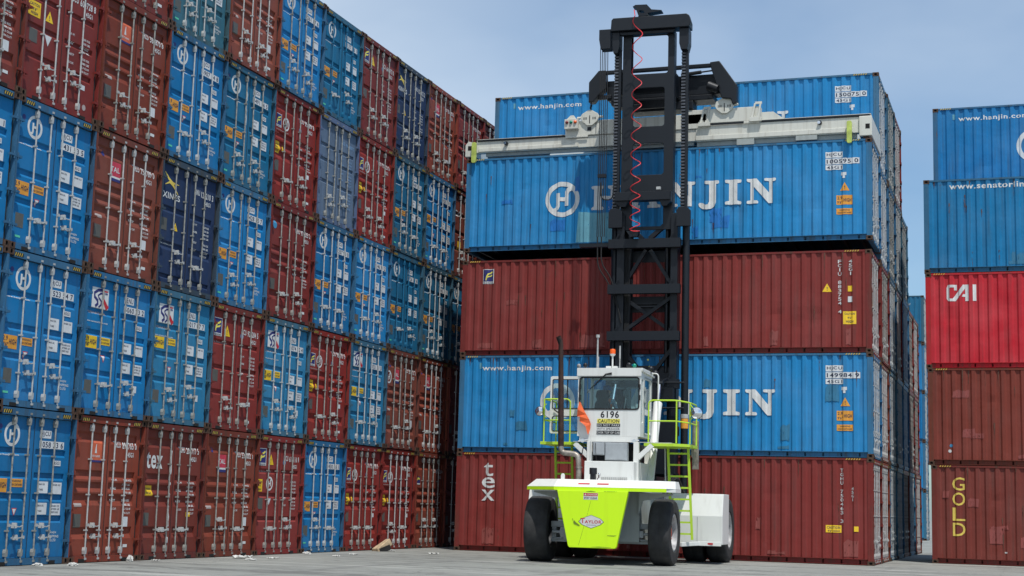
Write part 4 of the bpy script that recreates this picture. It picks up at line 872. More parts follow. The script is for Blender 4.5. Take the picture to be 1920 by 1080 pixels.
# cab shell: panels with window openings
CXL, CXR, CYR, CYF = -.83, .79, 1.70, 3.12
cab = empty('cab', (0, 0, 0)); cab.parent = truck
b = MB(); b.prism([(CXL, 3.14), (CXR, 3.14), (CXR, 4.80), (CXL, 4.80)], 'y', CYR, CYR + .05, 0, [rrect(-.78, .745, 3.825, 4.62, .07)])
b.prism([(CXL, 3.14), (CXR, 3.14), (CXR, 4.80), (CXL, 4.80)], 'y', CYF - .05, CYF, 0, [rrect(-.76, .73, 3.45, 4.68, .06)])
b.prism([(CYR + .052, 3.14), (CYF - .052, 3.14), (CYF - .052, 4.80), (CYR + .052, 4.80)], 'x', CXR - .05, CXR, 0, [rrect(CYR + .12, CYR + .34, 3.5, 4.6, .04), rrect(CYR + .48, CYF - .14, 3.86, 4.62, .05), rrect(CYR + .48, CYF - .14, 3.26, 3.72, .05)])
b.prism([(CYR + .052, 3.14), (CYF - .052, 3.14), (CYF - .052, 4.80), (CYR + .052, 4.80)], 'x', CXL, CXL + .05, 0, [rrect(CYR + .30, CYF - .08, 3.24, 4.70, .05)])
b.box(CXL + .052, CXR - .052, CYR + .052, CYF - .052, 3.14, 3.18)
shell = b.build('cab_shell', 'machine_white', truck)
bpy.data.objects.remove(cab)
b = MB(); b.box(CXL + .06, CXR - .06, CYR + .0, CYR + .0 + .1, 3.00, 3.138); b.build('cab_sill', 'machine_white', truck)
b = MB(); b.prism([(CXL - .03, 4.66), (CXL - .03, 4.86), (CXR + .02, 4.86), (CXR + .02, 4.66)], 'y', CYR - .035, CYR - .002)
b.box(CXL - .03, CXR + .05, CYR - .002, CYF + .12, 4.802, 4.865); b.prism([(CYR - .002, 4.78), (CYF + .12, 4.74), (CYF + .12, 4.80), (CYR - .002, 4.80)], 'x', CXR + .002, CXR + .05)
roof = b.build('cab_roof', 'machine_white', truck, bevel=.012)
b = MB(); b.prism(rrect(-.80, .765, 3.805, 4.64, .085), 'y', CYR - .012, CYR - .002, 0, [rrect(-.765, .73, 3.84, 4.605, .06)]); b.build('window_seal', 'rubber_seal', shell)
b = MB(); b.box(-.79, -.775, CYR - .02, CYR - .01, 4.3, 4.5)
for x in (-.80, .74):
    for z in (4.05, 4.32): b.box(x, x + .05, CYR - .03, CYR - .013, z, z + .13)
b.build('window_latch', 'rubber_seal', shell)
for nm, ax_, r_, at_ in (('rear_window', 'y', (-.77, .735, 3.835, 4.61), CYR + .02), ('front_window', 'y', (-.75, .72, 3.46, 4.67), CYF - .03)):
    b = MB(); b.prism(rrect(*r_, .06), ax_, at_, at_ + .006); b.build(nm, 'cab_glass', shell)
for r_ in ((CYR + .13, CYR + .33, 3.51, 4.59), (CYR + .49, CYF - .15, 3.87, 4.61), (CYR + .49, CYF - .15, 3.27, 3.71)):
    b = MB(); b.prism(rrect(*r_, .04), 'x', CXR - .03, CXR - .024); b.build('side_window', 'cab_glass', shell)
b = MB(); b.prism(rrect(CYR + .42, CYF - .08, 3.20, 4.68, .06), 'x', CXR + .002, CXR + .014, 0, [rrect(CYR + .455, CYF - .115, 3.235, 4.645, .05)]); b.tube([(CXR + .03, CYR + .45, 3.9), (CXR + .03, CYR + .45, 4.3)], .014, 6)
for z in (4.02, 4.32): b.box(CXR + .01, CXR + .05, CYR + .37, CYR + .43, z, z + .09)
b.build('door_frame', 'machine_grey', shell)
# open left door
b = MB(); b.prism(rrect(-1.80, -.90, 3.24, 4.73, .05), 'y', 2.58, 2.63, 0, [rrect(-1.73, -.96, 3.90, 4.64, .03), rrect(-1.73, -.96, 3.31, 3.68, .06)]); dr = b.build('cab_door', 'machine_white', truck, bevel=.006)
for r_ in ((-1.72, -.97, 3.91, 4.63), (-1.72, -.97, 3.32, 3.67)):
    b = MB(); b.prism(rrect(*r_, .03), 'y', 2.60, 2.606); b.build('door_window', 'cab_glass', dr)
b = MB(); b.box(-1.36, -1.33, 2.595, 2.612, 3.9, 4.64); b.prism(rrect(-1.745, -.945, 3.885, 4.655, .04), 'y', 2.570, 2.578, 0, [rrect(-1.725, -.965, 3.905, 4.635, .03)]); b.prism(rrect(-1.745, -.945, 3.295, 3.695, .06), 'y', 2.570, 2.578, 0, [rrect(-1.725, -.965, 3.315, 3.675, .05)]); b.beam((-1.68, 2.54, 3.86), (-1.45, 2.54, 3.70), .02, .03); b.build('door_trim', 'rubber_seal', dr)
# cab lettering
text_shape('DO NOT PARK', .004); text_shape('WITH SPREADER', .012); text_shape('OVER TOP OF CAB', .004); text_shape('CAUTION', .022)
flat_sticker('fleet_number', shell, [T('6196', -.23, .245, 3.60, 3.775, 'black')], CYR)
flat_sticker('caution_sign', shell, [RC(-.315, .27, 3.465, 3.578, 'lemon'), T('CAUTION', -.30, .255, 3.48, 3.565, 'black'), RC(-.325, .28, 3.375, 3.455, 'black'), T('DO NOT PARK', -.315, .27, 3.387, 3.443, 'white'),
    RC(-.325, .28, 3.283, 3.365, 'white'), T('WITH SPREADER', -.315, .27, 3.297, 3.35, 'black'), RC(-.325, .28, 3.188, 3.273, 'black'), T('OVER TOP OF CAB', -.315, .27, 3.203, 3.258, 'white')], CYR)
b = MB(); b.tube([(.05, CYR - .04, 4.72), (-.10, CYR - .06, 4.70), (-.40, CYR - .03, 4.42), (-.50, CYR - .03, 4.34)], [.03, .018, .01, .008], 8); b.tube([(-.22, CYR - .028, 4.62), (-.60, CYR - .028, 4.22)], .007, 6); b.build('wiper', 'rubber_seal', shell, smooth=True)
# interior
b = MB(); b.prism([(-.50, 3.5), (-.06, 3.5), (-.05, 3.80), (-.10, 4.00), (-.15, 4.08), (-.11, 4.17), (-.13, 4.30), (-.17, 4.335), (-.40, 4.335), (-.44, 4.30), (-.46, 4.17), (-.42, 4.08), (-.47, 4.00), (-.51, 3.80)], 'y', 2.06, 2.18); b.box(-.52, -.04, 2.06, 2.62, 3.45, 3.58); b.box(-.62, -.55, 2.12, 2.5, 3.62, 3.80); b.box(-.45, -.1, 2.15, 2.5, 3.18, 3.45)
seat = b.build('seat', 'seat_fabric', truck, bevel=.03)
b = MB(); b.tube([(.10, 2.75, 3.2), (.13, 2.62, 3.80)], .035, 10); b.box(-.12, .66, 2.72, 3.0, 3.2, 3.66)
b.lathe([(.165 + .014 * math.cos(a_), .014 * math.sin(a_)) for a_ in [2 * math.pi * i / 8 for i in range(9)]], (.13, 2.60, 3.83), 'z', 24); b.build('steering_wheel', 'steel_dark', truck, smooth=True)
b = MB(); b.tube([(.20, 2.45, 3.84), (.245, 2.48, 4.16)], .013, 8); b.build('control_lever', 'glove_white', truck, smooth=True)
b = MB(); b.box(-.72, -.70, 2.2, 2.22, 3.2, 4.7); b.box(.55, .68, 2.35, 2.9, 3.2, 3.78); b.build('cab_console', 'machine_grey', truck)
# platforms, railings, ladders
b = MB(); b.box(-1.86, -.87, 1.92, 3.3, 2.925, 2.998); b.build('platform', 'rail_green', truck, bevel=.004)
b = MB(); b.prism([(.87, 1.80), (1.62, 1.80), (1.97, 2.15), (1.97, 3.3), (.87, 3.3)], 'z', 2.915, 2.985); p_ = b.build('platform', 'rail_green', truck, bevel=.004)
b = MB(); b.box(.93, 1.55, 1.86, 3.2, 2.988, 3.01); b.build('tread_plate', 'galvanised', p_)
def bend(pts, r, k=5):
    out_ = [Vector(pts[0])]
    for i in range(1, len(pts) - 1):
        a, p, c_ = Vector(pts[i - 1]), Vector(pts[i]), Vector(pts[i + 1]); d0 = (a - p).normalized(); d1 = (c_ - p).normalized()
        rr = min(r, (a - p).length / 2, (c_ - p).length / 2)
        for j in range(k + 1):
            t = j / k; out_.append((p + d0 * rr) * (1 - t) ** 2 + p * 2 * t * (1 - t) + (p + d1 * rr) * t ** 2)
    out_.append(Vector(pts[-1])); return out_
b = MB(); b.tube(bend([(-1.79, 3.2, 3.0), (-1.79, 3.2, 4.09), (-1.79, 2.0, 4.09), (-1.10, 2.0, 4.09), (-1.10, 2.0, 3.0)], .12), .02, 8); b.tube([(-1.79, 2.0, 3.0), (-1.79, 2.0, 4.09)], .02, 8); b.tube([(-1.79, 3.2, 3.55), (-1.79, 2.0, 3.55), (-1.10, 2.0, 3.55)], .018, 8)
b.build('railing', 'rail_green', truck, smooth=True)
b = MB(); b.tube(bend([(.95, 1.95, 3.0), (.95, 1.95, 4.07), (1.66, 1.95, 4.07), (1.95, 2.25, 4.03), (1.95, 3.2, 4.03), (1.95, 3.2, 3.0)], .12), .02, 8); b.tube([(.95, 1.95, 3.55), (1.66, 1.95, 3.55), (1.95, 2.25, 3.52), (1.95, 3.2, 3.52)], .018, 8); b.tube([(1.66, 1.95, 3.0), (1.66, 1.95, 4.07)], .02, 8); b.tube([(1.95, 2.25, 3.0), (1.95, 2.25, 4.03)], .02, 8)
b.build('railing', 'rail_green', truck, smooth=True)
def ladder(xa, xb, y, ztop, zbot, dx, nr):
    b = MB()
    for x in (xa, xb): b.beam((x, y, ztop), (x + dx, y, zbot), .055, .07)
    for i in range(nr):
        t = (i + .5) / nr; z = ztop + (zbot - ztop) * t; b.beam((xa + dx * t, y, z), (xb + dx * t, y, z), .045, .045)
    return b.build('ladder', 'rail_green', truck)
ladder(1.34, 1.86, 2.55, 2.91, .62, .12, 8); ladder(-1.66, -1.22, 2.7, 2.92, .62, .10, 8)
b = MB(); b.tube([(1.27, 2.5, 2.9), (1.33, 2.5, .9)], .018, 6); b.build('grab_rail', 'galvanised', truck, smooth=True)
# mirrors
for x, z, y in ((-1.93, 3.78, 2.05), (2.13, 3.77, 2.15)):
    b = MB(); r_ = .115 if x < 0 else .145; b.lathe([(.001, -.045), (r_ * .5, -.036), (r_ * .85, -.012), (r_, .0)], (x, y, z), 'y', 24, 0); b.lathe([(r_, -.002), (r_ + .01, .004), (r_ * .9, .05), (.001, .07)], (x, y, z), 'y', 24, 1); 
    mo = b.build('mirror', ['mirror_glass', 'rubber_seal'], truck, smooth=True)
    b = MB(); s_ = 1 if x < 0 else -1
    b.tube([(x, y + .06, z), (x + s_ * .16, y + .08, z + .2)], .013, 6); b.tube([(x, y + .06, z), (x + s_ * .16, y + .08, z - .16)], .013, 6); b.build('mirror_arm', 'rail_green', mo, smooth=True)
# exhaust stack
b = MB(); b.tube([(-1.14, 1.3, 2.86), (-1.17, 1.3, 4.2), (-1.20, 1.3, 5.42), (-1.225, 1.3, 5.52), (-1.26, 1.26, 5.62)], [.075, .072, .06, .062, .066], 16, cap=False); b.tube([(-1.262, 1.258, 5.615), (-1.20, 1.3, 5.40)], [.058, .05], 12, 1); ex = b.build('exhaust_pipe', ['exhaust_rust', 'shadow_hole'], truck, smooth=True)
b = MB(); b.tube([(-1.26, 1.3, 4.02), (-1.06, 1.34, 4.03)], .016, 6); b.build('pipe_clamp', 'chrome', ex)
b = MB(); b.tube(bend([(-1.14, 1.3, 2.90), (-1.13, 1.3, 2.70), (-.70, 1.3, 2.66), (-.67, 1.3, 2.42), (-.67, 1.3, 2.0)], .22, 7), .07, 14); b.tube([(-.67, 1.3, 2.32), (-.67, 1.3, 2.36)], .09, 14); b.build('exhaust_elbow', 'exhaust_silver', truck, smooth=True)
# roof fittings
b = MB(); b.tube([(-.46, 2.2, 4.86), (-.46, 2.2, 5.70)], .022, 8); b.tube([(-.46, 2.2, 5.70), (-.46, 2.2, 5.77)], .05, 10); b.tube([(-.43, 2.2, 4.86), (-.43, 2.2, 5.2)], .014, 6); b.build('antenna', 'galvanised', truck, smooth=True)
b = MB(); b.tube([(.13, 2.2, 4.86), (.13, 2.2, 5.15)], .014, 6); b.tube([(.13, 2.2, 5.15), (.13, 2.2, 5.48)], .022, 6); b.build('antenna', 'galvanised', truck, smooth=True)
b = MB(); b.tube([(-.06, 2.2, 4.86), (-.06, 2.2, 5.25)], .022, 8, 0); b.lathe([(.001, .0), (.05, .0), (.075, .04), (.075, .05)], (-.06, 2.2, 5.22), 'z', 16, 0); b.lathe([(.072, .05), (.074, .15), (.06, .175), (.001, .18)], (-.06, 2.2, 5.22), 'z', 16, 1); b.box(-.22, -.09, 2.15, 2.3, 4.88, 4.955, 0); b.box(-.03, .07, 2.15, 2.3, 4.88, 4.955, 0)
b.build('beacon', ['machine_white', 'lamp_orange'], truck, smooth=True)
for x, y, z, r_, m_ in ((-.87, 1.9, 4.935, .055, 'rim_white'), (-.70, 1.9, 4.955, .06, 'steel_dark'), (.44, 1.9, 4.955, .07, 'steel_dark'), (.58, 1.9, 4.94, .055, 'lamp_green'), (.84, 2.7, 4.93, .08, 'steel_dark'), (.88, 3.1, 4.86, .08, 'steel_dark')):
    b = MB(); b.sphere((x, y, z), r_, 14); b.box(x - .015, x + .015, y - .015, y + .015, 4.80, z - r_ * .8); b.build('work_lamp', m_, truck, smooth=True)
b = MB(); b.tube(bend([(.79, 3.0, 4.84), (.98, 3.0, 4.84), (.98, 3.0, 3.02)], .1), .018, 8); b.build('hand_rail', 'machine_white', truck, smooth=True)
# flag on its whip
b = MB(); pts = [(-.765, 4.00), (-.735, 3.99), (-.66, 3.82), (-.58, 3.68), (-.50, 3.55), (-.455, 3.44), (-.47, 3.30), (-.505, 3.17), (-.525, 3.19), (-.58, 3.38), (-.66, 3.45), (-.745, 3.50), (-.735, 3.62), (-.82, 3.63), (-.795, 3.80)]
nv = len(pts); tr = tessellate_polygon([[Vector((p[0], p[1], 0)) for p in pts]])
yy = lambda p: 1.58 + .03 * math.sin(p[0] * 22 + p[1] * 9)
b.add([(p[0], yy(p), p[1]) for p in pts] + [(p[0], yy(p) + .006, p[1]) for p in pts], [tuple(t_) for t_ in tr] + [tuple(i + nv for i in t_) for t_ in tr] + [(i, (i + 1) % nv, nv + (i + 1) % nv, nv + i) for i in range(nv)])
fl = b.build('flag', 'flag_orange', truck); b = MB(); b.tube([(-.50, 1.58, 3.22), (-.44, 1.56, 3.1), (-.38, 1.45, 2.9), (-.36, 1.3, 2.02)], .006, 6); b.build('flag_pole', 'galvanised', fl)
# hydraulic cylinders that tilt the mast
for s in (1, -1):
    xo = 0 if s > 0 else -1.30
    b = MB(); p0 = Vector((.83 + xo, 2.75, 2.0)); p1 = Vector((.68 + xo, 4.5, 4.17)); p2 = Vector((.58 + xo, 6.05, 5.05)); d = (p1 - p0)
    p1 = Vector((.70 + xo * .95, 4.35, 4.15)); b.tube([p0, p0 + (p1 - p0) * .9, p1], [.115, .115, .125], 16, 0); e = p1 + (p1 - p0) * .27; b.tube([p1, e], .045, 10, 1); b.tube([e + Vector((-.09, 0, 0)), e + Vector((.09, 0, 0))], .07, 10, 2); b.beam(e, (e.x, 5.9, e.z + .22), .07, .08, 2)
    b.build('tilt_cylinder', ['machine_white', 'chrome', 'mast_black'], truck, smooth=True)
b = MB(); b.box(1.82, 1.98, 3.35, 3.45, 2.40, 3.64); b.box(1.80, 1.84, 3.3, 3.34, 2.72, 3.05); b.build('side_muffler', 'exhaust_silver', truck, bevel=.01)
b = MB()
for i in range(5): b.tube(bend([(1.0 + i * .05, 3.6, 2.0), (1.15 + i * .05, 3.9, 2.35 - i * .03), (1.4, 4.4, 1.9), (1.5, 5.2, 1.3)], .3, 6), .022, 6)
b.build('hydraulic_hose', 'rubber_seal', truck, smooth=True)
b = MB(); b.box(.30, .98, 5.50, 5.75, 2.3, 3.75); b.box(.22, .90, 5.55, 5.72, 4.30, 4.72); b.box(.10, 1.2, 5.50, 5.56, 4.10, 4.15); b.box(.10, 1.2, 5.50, 5.56, 4.80, 4.85); b.build('valve_block', 'mast_black', truck, bevel=.02)
b = MB(); b.box(-.9, .9, 3.3, 4.9, 1.76, 2.2); b.box(-.75, .75, 4.9, 6.2, 1.2, 1.9); b.build('transmission_cover', 'steel_dark', truck)

# ------------------------------------------------------------------ mast
MY = 6.30
before = set(bpy.data.objects)
mast = MB()
for s in (-1, 1):                       # outer channels
    x0, x1 = (-.97, -.75) if s < 0 else (.60, .80)
    mast.box(x0, x1, MY + .12, MY + .18, .45, 9.75); mast.box(x0 if s < 0 else x1 - .05, (x0 + .05) if s < 0 else x1, MY + .18, MY + .52, .45, 9.75); mast.box(x0, x1, MY + .52, MY + .58, .45, 9.75)
om = mast.build('outer_mast', 'mast_black', truck, bevel=.008)
b = MB()
for zz in (8.74, 7.42, 6.08, 4.72, 3.4, 2.1):
    b.box(-1.18, .91, MY - .08, MY + .115, zz, zz + .26)
    for x in (-.98, .60): b.box(x, x + .02, MY - .084, MY - .081, zz - .01, zz + .27); b.beam((x, MY + .02, zz + .262), (x + .09, MY + .02, zz + .42), .03, .03)
b.build('cross_beam', 'mast_black', om, bevel=.012)
b = MB()
for z0, z1, kind in ((7.70, 8.72, 'A'), (6.36, 7.40, 'X'), (5.0, 6.06, 'V')):
    if kind == 'A': b.beam((-.78, MY + .30, z0 - .0), (-.15, MY + .30, z1), .10, .12, upv=(0, 1, 0)); b.beam((.62, MY + .30, z0), (-.02, MY + .30, z1), .10, .12, upv=(0, 1, 0))
    if kind == 'X': b.beam((-.78, MY + .30, z0), (.62, MY + .30, z1 - .05), .10, .15, upv=(0, 1, 0)); b.beam((.62, MY + .43, z0), (-.78, MY + .43, z1 - .05), .10, .15, upv=(0, 1, 0)); b.prism([(-.75, z1 - .3), (.6, z1 - .3), (.6, z1), (-.75, z1)], 'y', MY + .5, MY + .54, 0, [rrect(-.45, .35, z1 - .26, z1 - .22, .01)])
    if kind == 'V': b.beam((-.78, MY + .30, z1 - .2), (-.15, MY + .30, z0 + .1), .10, .12, upv=(0, 1, 0)); b.beam((.62, MY + .30, z1 - .2), (.05, MY + .30, z0 + .1), .10, .12, upv=(0, 1, 0)); b.box(-.75, .6, MY + .34, MY + .38, z0 - .2, z0 + .35)
b.beam((-.95, MY + .3, 9.75), (-.25, MY + .3, 9.05), .12, .14, upv=(0, 1, 0)); b.beam((.75, MY + .3, 9.75), (-.05, MY + .3, 9.05), .12, .14, upv=(0, 1, 0))
for s in (-1, 1):
    xa = -1.2 if s < 0 else .78; b.prism([(xa, 9.35), (xa + .40, 9.35), (xa + .40, 9.80), (xa + .30, 9.90), (xa + .06, 9.90), (xa, 9.80)], 'y', MY - .02, MY + .10)
b.prism([(-1.02, 10.38), (.62, 10.38), (.62, 10.08), (.50, 9.95), (.36, 9.95), (.28, 10.12), (-.62, 10.12), (-.70, 9.95), (-.86, 9.95), (-1.02, 10.08)], 'y', MY - .04, MY + .2); b.box(-1.0, .6, MY - .10, MY - .05, 10.12, 10.36)
b.prism([(-.80, 6.96), (.62, 6.96), (.62, 7.42), (-.80, 7.42)], 'y', MY + .60, MY + .64); b.prism([(-.80, 5.05), (.62, 5.05), (.62, 5.42), (-.80, 5.42)], 'y', MY + .60, MY + .64); b.prism([(-.80, 8.42), (.62, 8.42), (.62, 8.75), (-.80, 8.75)], 'y', MY + .60, MY + .64)
b.box(-.80, -.60, MY + .645, MY + .70, 3.2, 9.3); b.box(.44, .62, MY + .645, MY + .70, 3.2, 9.3)
b.build('brace', 'mast_black', om, bevel=.008)
b = MB()
for i in range(5): b.tube([(-.74 + i * .035, MY + .22, 4.8), (-.73 + i * .03, MY + .24, 7.0), (-.76 + i * .035, MY + .22, 8.9)], .014, 6)
b.build('hose_bundle', 'rubber_seal', om, smooth=True)
b = MB(); b.box(.20, .32, MY - .08, MY + .02, 10.42, 10.50); b.build('lamp_bracket', 'galvanised', om)
# inner mast, run up to full height
b = MB(); XL0, XL1, XR0, XR1 = -.90, -.66, .44, .63; Y0_, Y1_ = MY + .20, MY + .50
b.prism([(XL0, 9.3), (XR1, 9.3), (XR1, 15.26), (XL0, 15.26)], 'y', Y0_, Y0_ + .05, 0,
        [rrect(XL1, XR0, 13.94, 15.08, .07), rrect(XL1 + .09, XR0 - .09, 12.36, 13.52, .08), rrect(XL1 + .09, XR0 - .09, 10.92, 11.86, .09), rrect(XL1 + .09, XR0 - .09, 9.4, 10.4, .06)])
b.box(XL0, XL0 + .05, Y0_ + .052, Y1_, 5.0, 15.22); b.box(XR1 - .05, XR1, Y0_ + .052, Y1_, 5.0, 15.22); b.box(XL0, XL1, Y1_ + .002, Y1_ + .05, 5.0, 15.22); b.box(XR0, XR1, Y1_ + .002, Y1_ + .05, 5.0, 15.22)
im = b.build('inner_mast', 'mast_black', truck, bevel=.01)
b = MB(); b.prism([(-1.22, 15.20), (1.10, 15.20), (1.16, 15.34), (1.10, 15.54), (1.02, 15.59), (-1.15, 15.59), (-1.20, 15.53)], 'y', MY - .10, MY + .12)
b.box(-1.18, 1.08, MY + .125, MY + .62, 15.28, 15.50)
for x0, x1 in ((-1.19, -.97), (.80, 1.08)): b.prism([(x0, 14.75), (x0 + .05, 14.55), (x1 - .05, 14.55), (x1, 14.75), (x1, 15.195), (x0, 15.195)], 'y', MY, MY + .45)
b.prism([(-.97, 15.19), (.66, 15.19), (.66, 15.12), (.6, 15.09), (-.9, 15.09), (-.97, 15.12)], 'y', MY + .02, MY + .18)
b.build('crosshead', 'mast_black', im, bevel=.015)
b = MB(); b.prism([(-1.57, 14.98), (-1.52, 14.70), (-1.23, 14.70), (-1.23, 15.28), (-1.57, 15.28)], 'y', MY - .05, MY + .3)
for i in range(4): b.lathe([(.13, -.02), (.13, .02)], (-1.50 + i * .07, MY + .1, 15.1), 'x', 14)
b.build('hose_pulley', 'mast_black', im)
b = MB(); 
for i, x in enumerate((-1.53, -1.475, -1.42, -1.37, -1.31)): b.tube([(x, MY + .0, 14.75), (x + .01, MY + .02, 12), (x - .01, MY + .02, 9.1)], .013, 6)
b.tube(bend([(-1.52, MY, 9.1), (-1.5, MY, 8.2), (-1.2, MY + .05, 7.8), (-.9, MY + .1, 7.0)], .3), .02, 6); b.tube(bend([(-1.40, MY, 9.1), (-1.4, MY, 8.3), (-1.1, MY + .05, 7.9), (-.8, MY + .1, 6.6)], .3), .02, 6)
b.tube(bend([(-1.45, MY, 10.7), (-1.45, MY, 10.2), (-1.1, MY, 10.15), (-1.05, MY, 10.8)], .2), .018, 6)
b.build('mast_hose', 'rubber_seal', im, smooth=True)
b = MB(); b.box(-2.05, -1.19, MY - .02, MY + .10, 8.80, 8.90); b.box(-1.55, -1.30, MY - .01, MY + .09, 10.85, 10.95); b.build('hose_bracket', 'mast_black', om)
b = MB(); b.prism([(-.58, 15.92), (-.50, 15.90), (-.40, 15.62), (-.33, 15.62), (-.16, 15.62), (-.12, 15.70), (.28, 15.74), (.28, 15.76), (-.02, 15.80), (-.16, 15.96), (-.50, 15.97)], 'y', MY - .05, MY + .25, 0, [[(-.42, 15.72), (-.22, 15.70), (-.26, 15.79), (-.38, 15.80)]]); b.box(-.42, -.36, MY, MY + .2, 15.5, 15.64); b.box(-.2, -.12, MY, MY + .2, 15.5, 15.64); b.build('camera_bracket', 'mast_black', im)
for x in (-1.13, .86):
    b = MB(); b.box(x - .015, x + .10, MY + .26, MY + .29, 9.8, 14.6, 1); k_ = int((14.6 - 9.8) / .095)
    for i in range(k_): z = 9.82 + i * .095; b.box(x - .02, x + .105, MY + .20, MY + .255, z, z + .05, 0)
    b.box(x + .112, x + .185, MY + .18, MY + .3, 9.8, 14.7, 1); b.build('lift_chain', ['chain_steel', 'mast_black'], truck)
for x, r_ in ((1.015, .105), (-1.07, .095)):
    b = MB(); b.tube([(x, MY + .30, .8), (x, MY + .30, 9.75)], r_, 20, 0); b.tube([(x, MY + .30, 9.75), (x, MY + .30, 9.85)], r_ * 1.15, 20, 0); 
    if x > 0: b.tube([(x, MY + .30, 3.62), (x, MY + .30, 3.90)], r_ * 1.06, 20, 1); b.tube([(x, MY + .30, 3.905), (x, MY + .30, 4.02)], r_ * 1.12, 20, 2)
    b.build('lift_cylinder', ['mast_black', 'amber', 'galvanised'], truck, smooth=True)
b = MB()
for x in (-.65, .46): b.tube([(x, MY + .36, 5.2), (x, MY + .36, 10.0)], .06, 12)
b.build('free_lift_cylinder', 'steel_dark', truck, smooth=True)
b = MB()
for p in ((-.05, 5.56), (.0, 5.36)): b.prism([(p[0] - .035, p[1]), (p[0], p[1] - .035), (p[0] + .035, p[1]), (p[0], p[1] + .035)], 'y', MY + .30, MY + .336)
b.build('reflector', 'lemon', om)
# coiled red air hose
pts = []; turns = [(15.55, 14.70)]; z = 15.62; i = 0
zs = []; zc = 15.55; step = .80
while zc > 9.2:
    zs.append(zc); zc -= step; step = max(.30, step * .93)
for a, b2 in zip(zs, zs[1:] + [9.16]):
    for j in range(14): t = j / 14; ph = 2 * math.pi * t; pts.append((-.385 + .145 * math.sin(ph + 3.6), MY - .10 - .0 + .10 * math.cos(ph + 3.6) - .10, a + (b2 - a) * t))
b = MB(); b.tube([(-.52, MY - .1, 15.8)] + pts + [(-.52, MY - .15, 9.22), (-.28, MY - .15, 9.2)], .0135, 6); b.build('coiled_hose', 'hose_red', truck, smooth=True)
b = MB(); b.prism([(-.62, 9.20), (-.24, 9.20), (-.30, 9.03), (-.50, 9.03)], 'y', MY - .24, MY - .09); b.build('hose_tray', 'mast_black', om)

# the mast stands half a metre nearer the driver than first measured
for o in set(bpy.data.objects) - before:
    if o.type == 'MESH': o.data.transform(Matrix(((.989, 0, 0, .108), (0, 1, 0, -.52), (0, 0, .9885, .015), (0, 0, 0, 1))))

# ------------------------------------------------------------------ carriage and spreader (square to the container, so built in yard axes)
def wbuild(mb, name, mats, parent=truck, bevel=0, smooth=False):
    mb.v = [tuple(TI @ Vector(v)) for v in mb.v]; return mb.build(name, mats, parent, bevel=bevel, smooth=smooth)
b = MB(); ya, yb = 42.0, 42.30
b.prism([(-12.56, 13.38), (-12.56, 14.0), (-12.26, 14.34), (-12.05, 14.34), (-12.02, 13.78), (-12.22, 13.62), (-12.42, 13.38)], 'y', ya, yb)
b.prism([(-8.88, 14.36), (-8.60, 14.38), (-8.08, 13.62), (-8.08, 13.10), (-8.20, 13.04), (-8.26, 13.22), (-8.52, 13.26), (-8.66, 13.6), (-8.84, 14.15)], 'y', ya, yb)
b.box(-12.06, -8.85, ya + .08, ya + .2, 14.235, 14.35); b.box(-12.03, -8.62, ya + .22, ya + .7, 13.45, 14.06); b.box(-11.9, -8.8, ya + .16, ya + .8, 13.28, 13.44); b.box(-11.3, -9.4, ya + .12, ya + .7, 13.02, 13.27)
b.prism([(-11.9, 13.44), (-11.3, 13.02), (-11.3, 13.44)], 'y', ya + .12, ya + .2); b.box(-12.5, -11.9, ya + .16, ya + .3, 13.5, 13.62)
car = wbuild(b, 'carriage', 'mast_black', bevel=.02)
b = MB(); b.box(-10.95, -10.2, ya - .10, ya - .03, 13.05, 13.3); b.tube([(-9.75, ya + .1, 14.05), (-9.15, ya + .1, 14.10)], .055, 10); b.tube([(-9.15, ya + .1, 14.10), (-8.75, ya + .1, 14.13)], .025, 8); b.tube([(-8.9, ya - .08, 13.62), (-8.62, ya - .1, 13.50)], [.14, .12], 12); wbuild(b, 'tilt_damper', 'steel_dark', car, smooth=True)
b = MB(); b.box(-11.35, -11.2, 41.25, ya + .3, 13.3, 14.0); b.box(-9.95, -9.8, 41.25, ya + .3, 13.3, 14.0); b.box(-11.2, -9.95, 41.3, 41.45, 13.35, 13.6); wbuild(b, 'carriage_arm', 'mast_black', car, bevel=.01)
for x, z in ((-12.52, 13.40), (-8.44, 13.30)):
    b = MB()
    for i in range(4 if x < -10 else 3):
        zc = z - .05 - i * .075
        ring_ = [(x + (.028 if i % 2 else .006) * math.cos(t), ya + .15 + (.006 if i % 2 else .028) * math.sin(t), zc + .05 * math.sin(t + .8)) for t in [2 * math.pi * j / 10 for j in range(11)]]
        b.tube(ring_, .016, 6)
    wbuild(b, 'suspension_chain', 'steel_dark', car, smooth=True)
SY0 = 42.16
sp = MB()
sp.box(-13.32, -9.0, SY0, SY0 + .28, 12.42, 12.86); sp.box(-9.6, -7.42, SY0, SY0 + .28, 12.56, 12.98); sp.box(-13.32, -7.42, SY0 + 2.0, SY0 + 2.3, 12.42, 12.86); sp.box(-12.9, -7.8, SY0 + .3, SY0 + 2.0, 12.46, 12.60)
sp.box(-13.3, -12.6, SY0 - .03, SY0 - .002, 12.35, 12.42); sp.box(-7.9, -7.44, SY0 - .03, SY0 - .002, 12.48, 12.555)
spr = wbuild(sp, 'spreader_body', 'spreader_white', bevel=.012)
b = MB(); b.box(-16.18, -9.3, SY0 + .04, SY0 + .26, 12.06, 12.41); b.box(-16.18, -10, SY0 + 2.04, SY0 + 2.26, 12.06, 12.41); b.box(-16.10, -12.9, SY0 + .01, SY0 + .037, 12.08, 12.20); wbuild(b, 'telescopic_arm', 'spreader_white', bevel=.01)
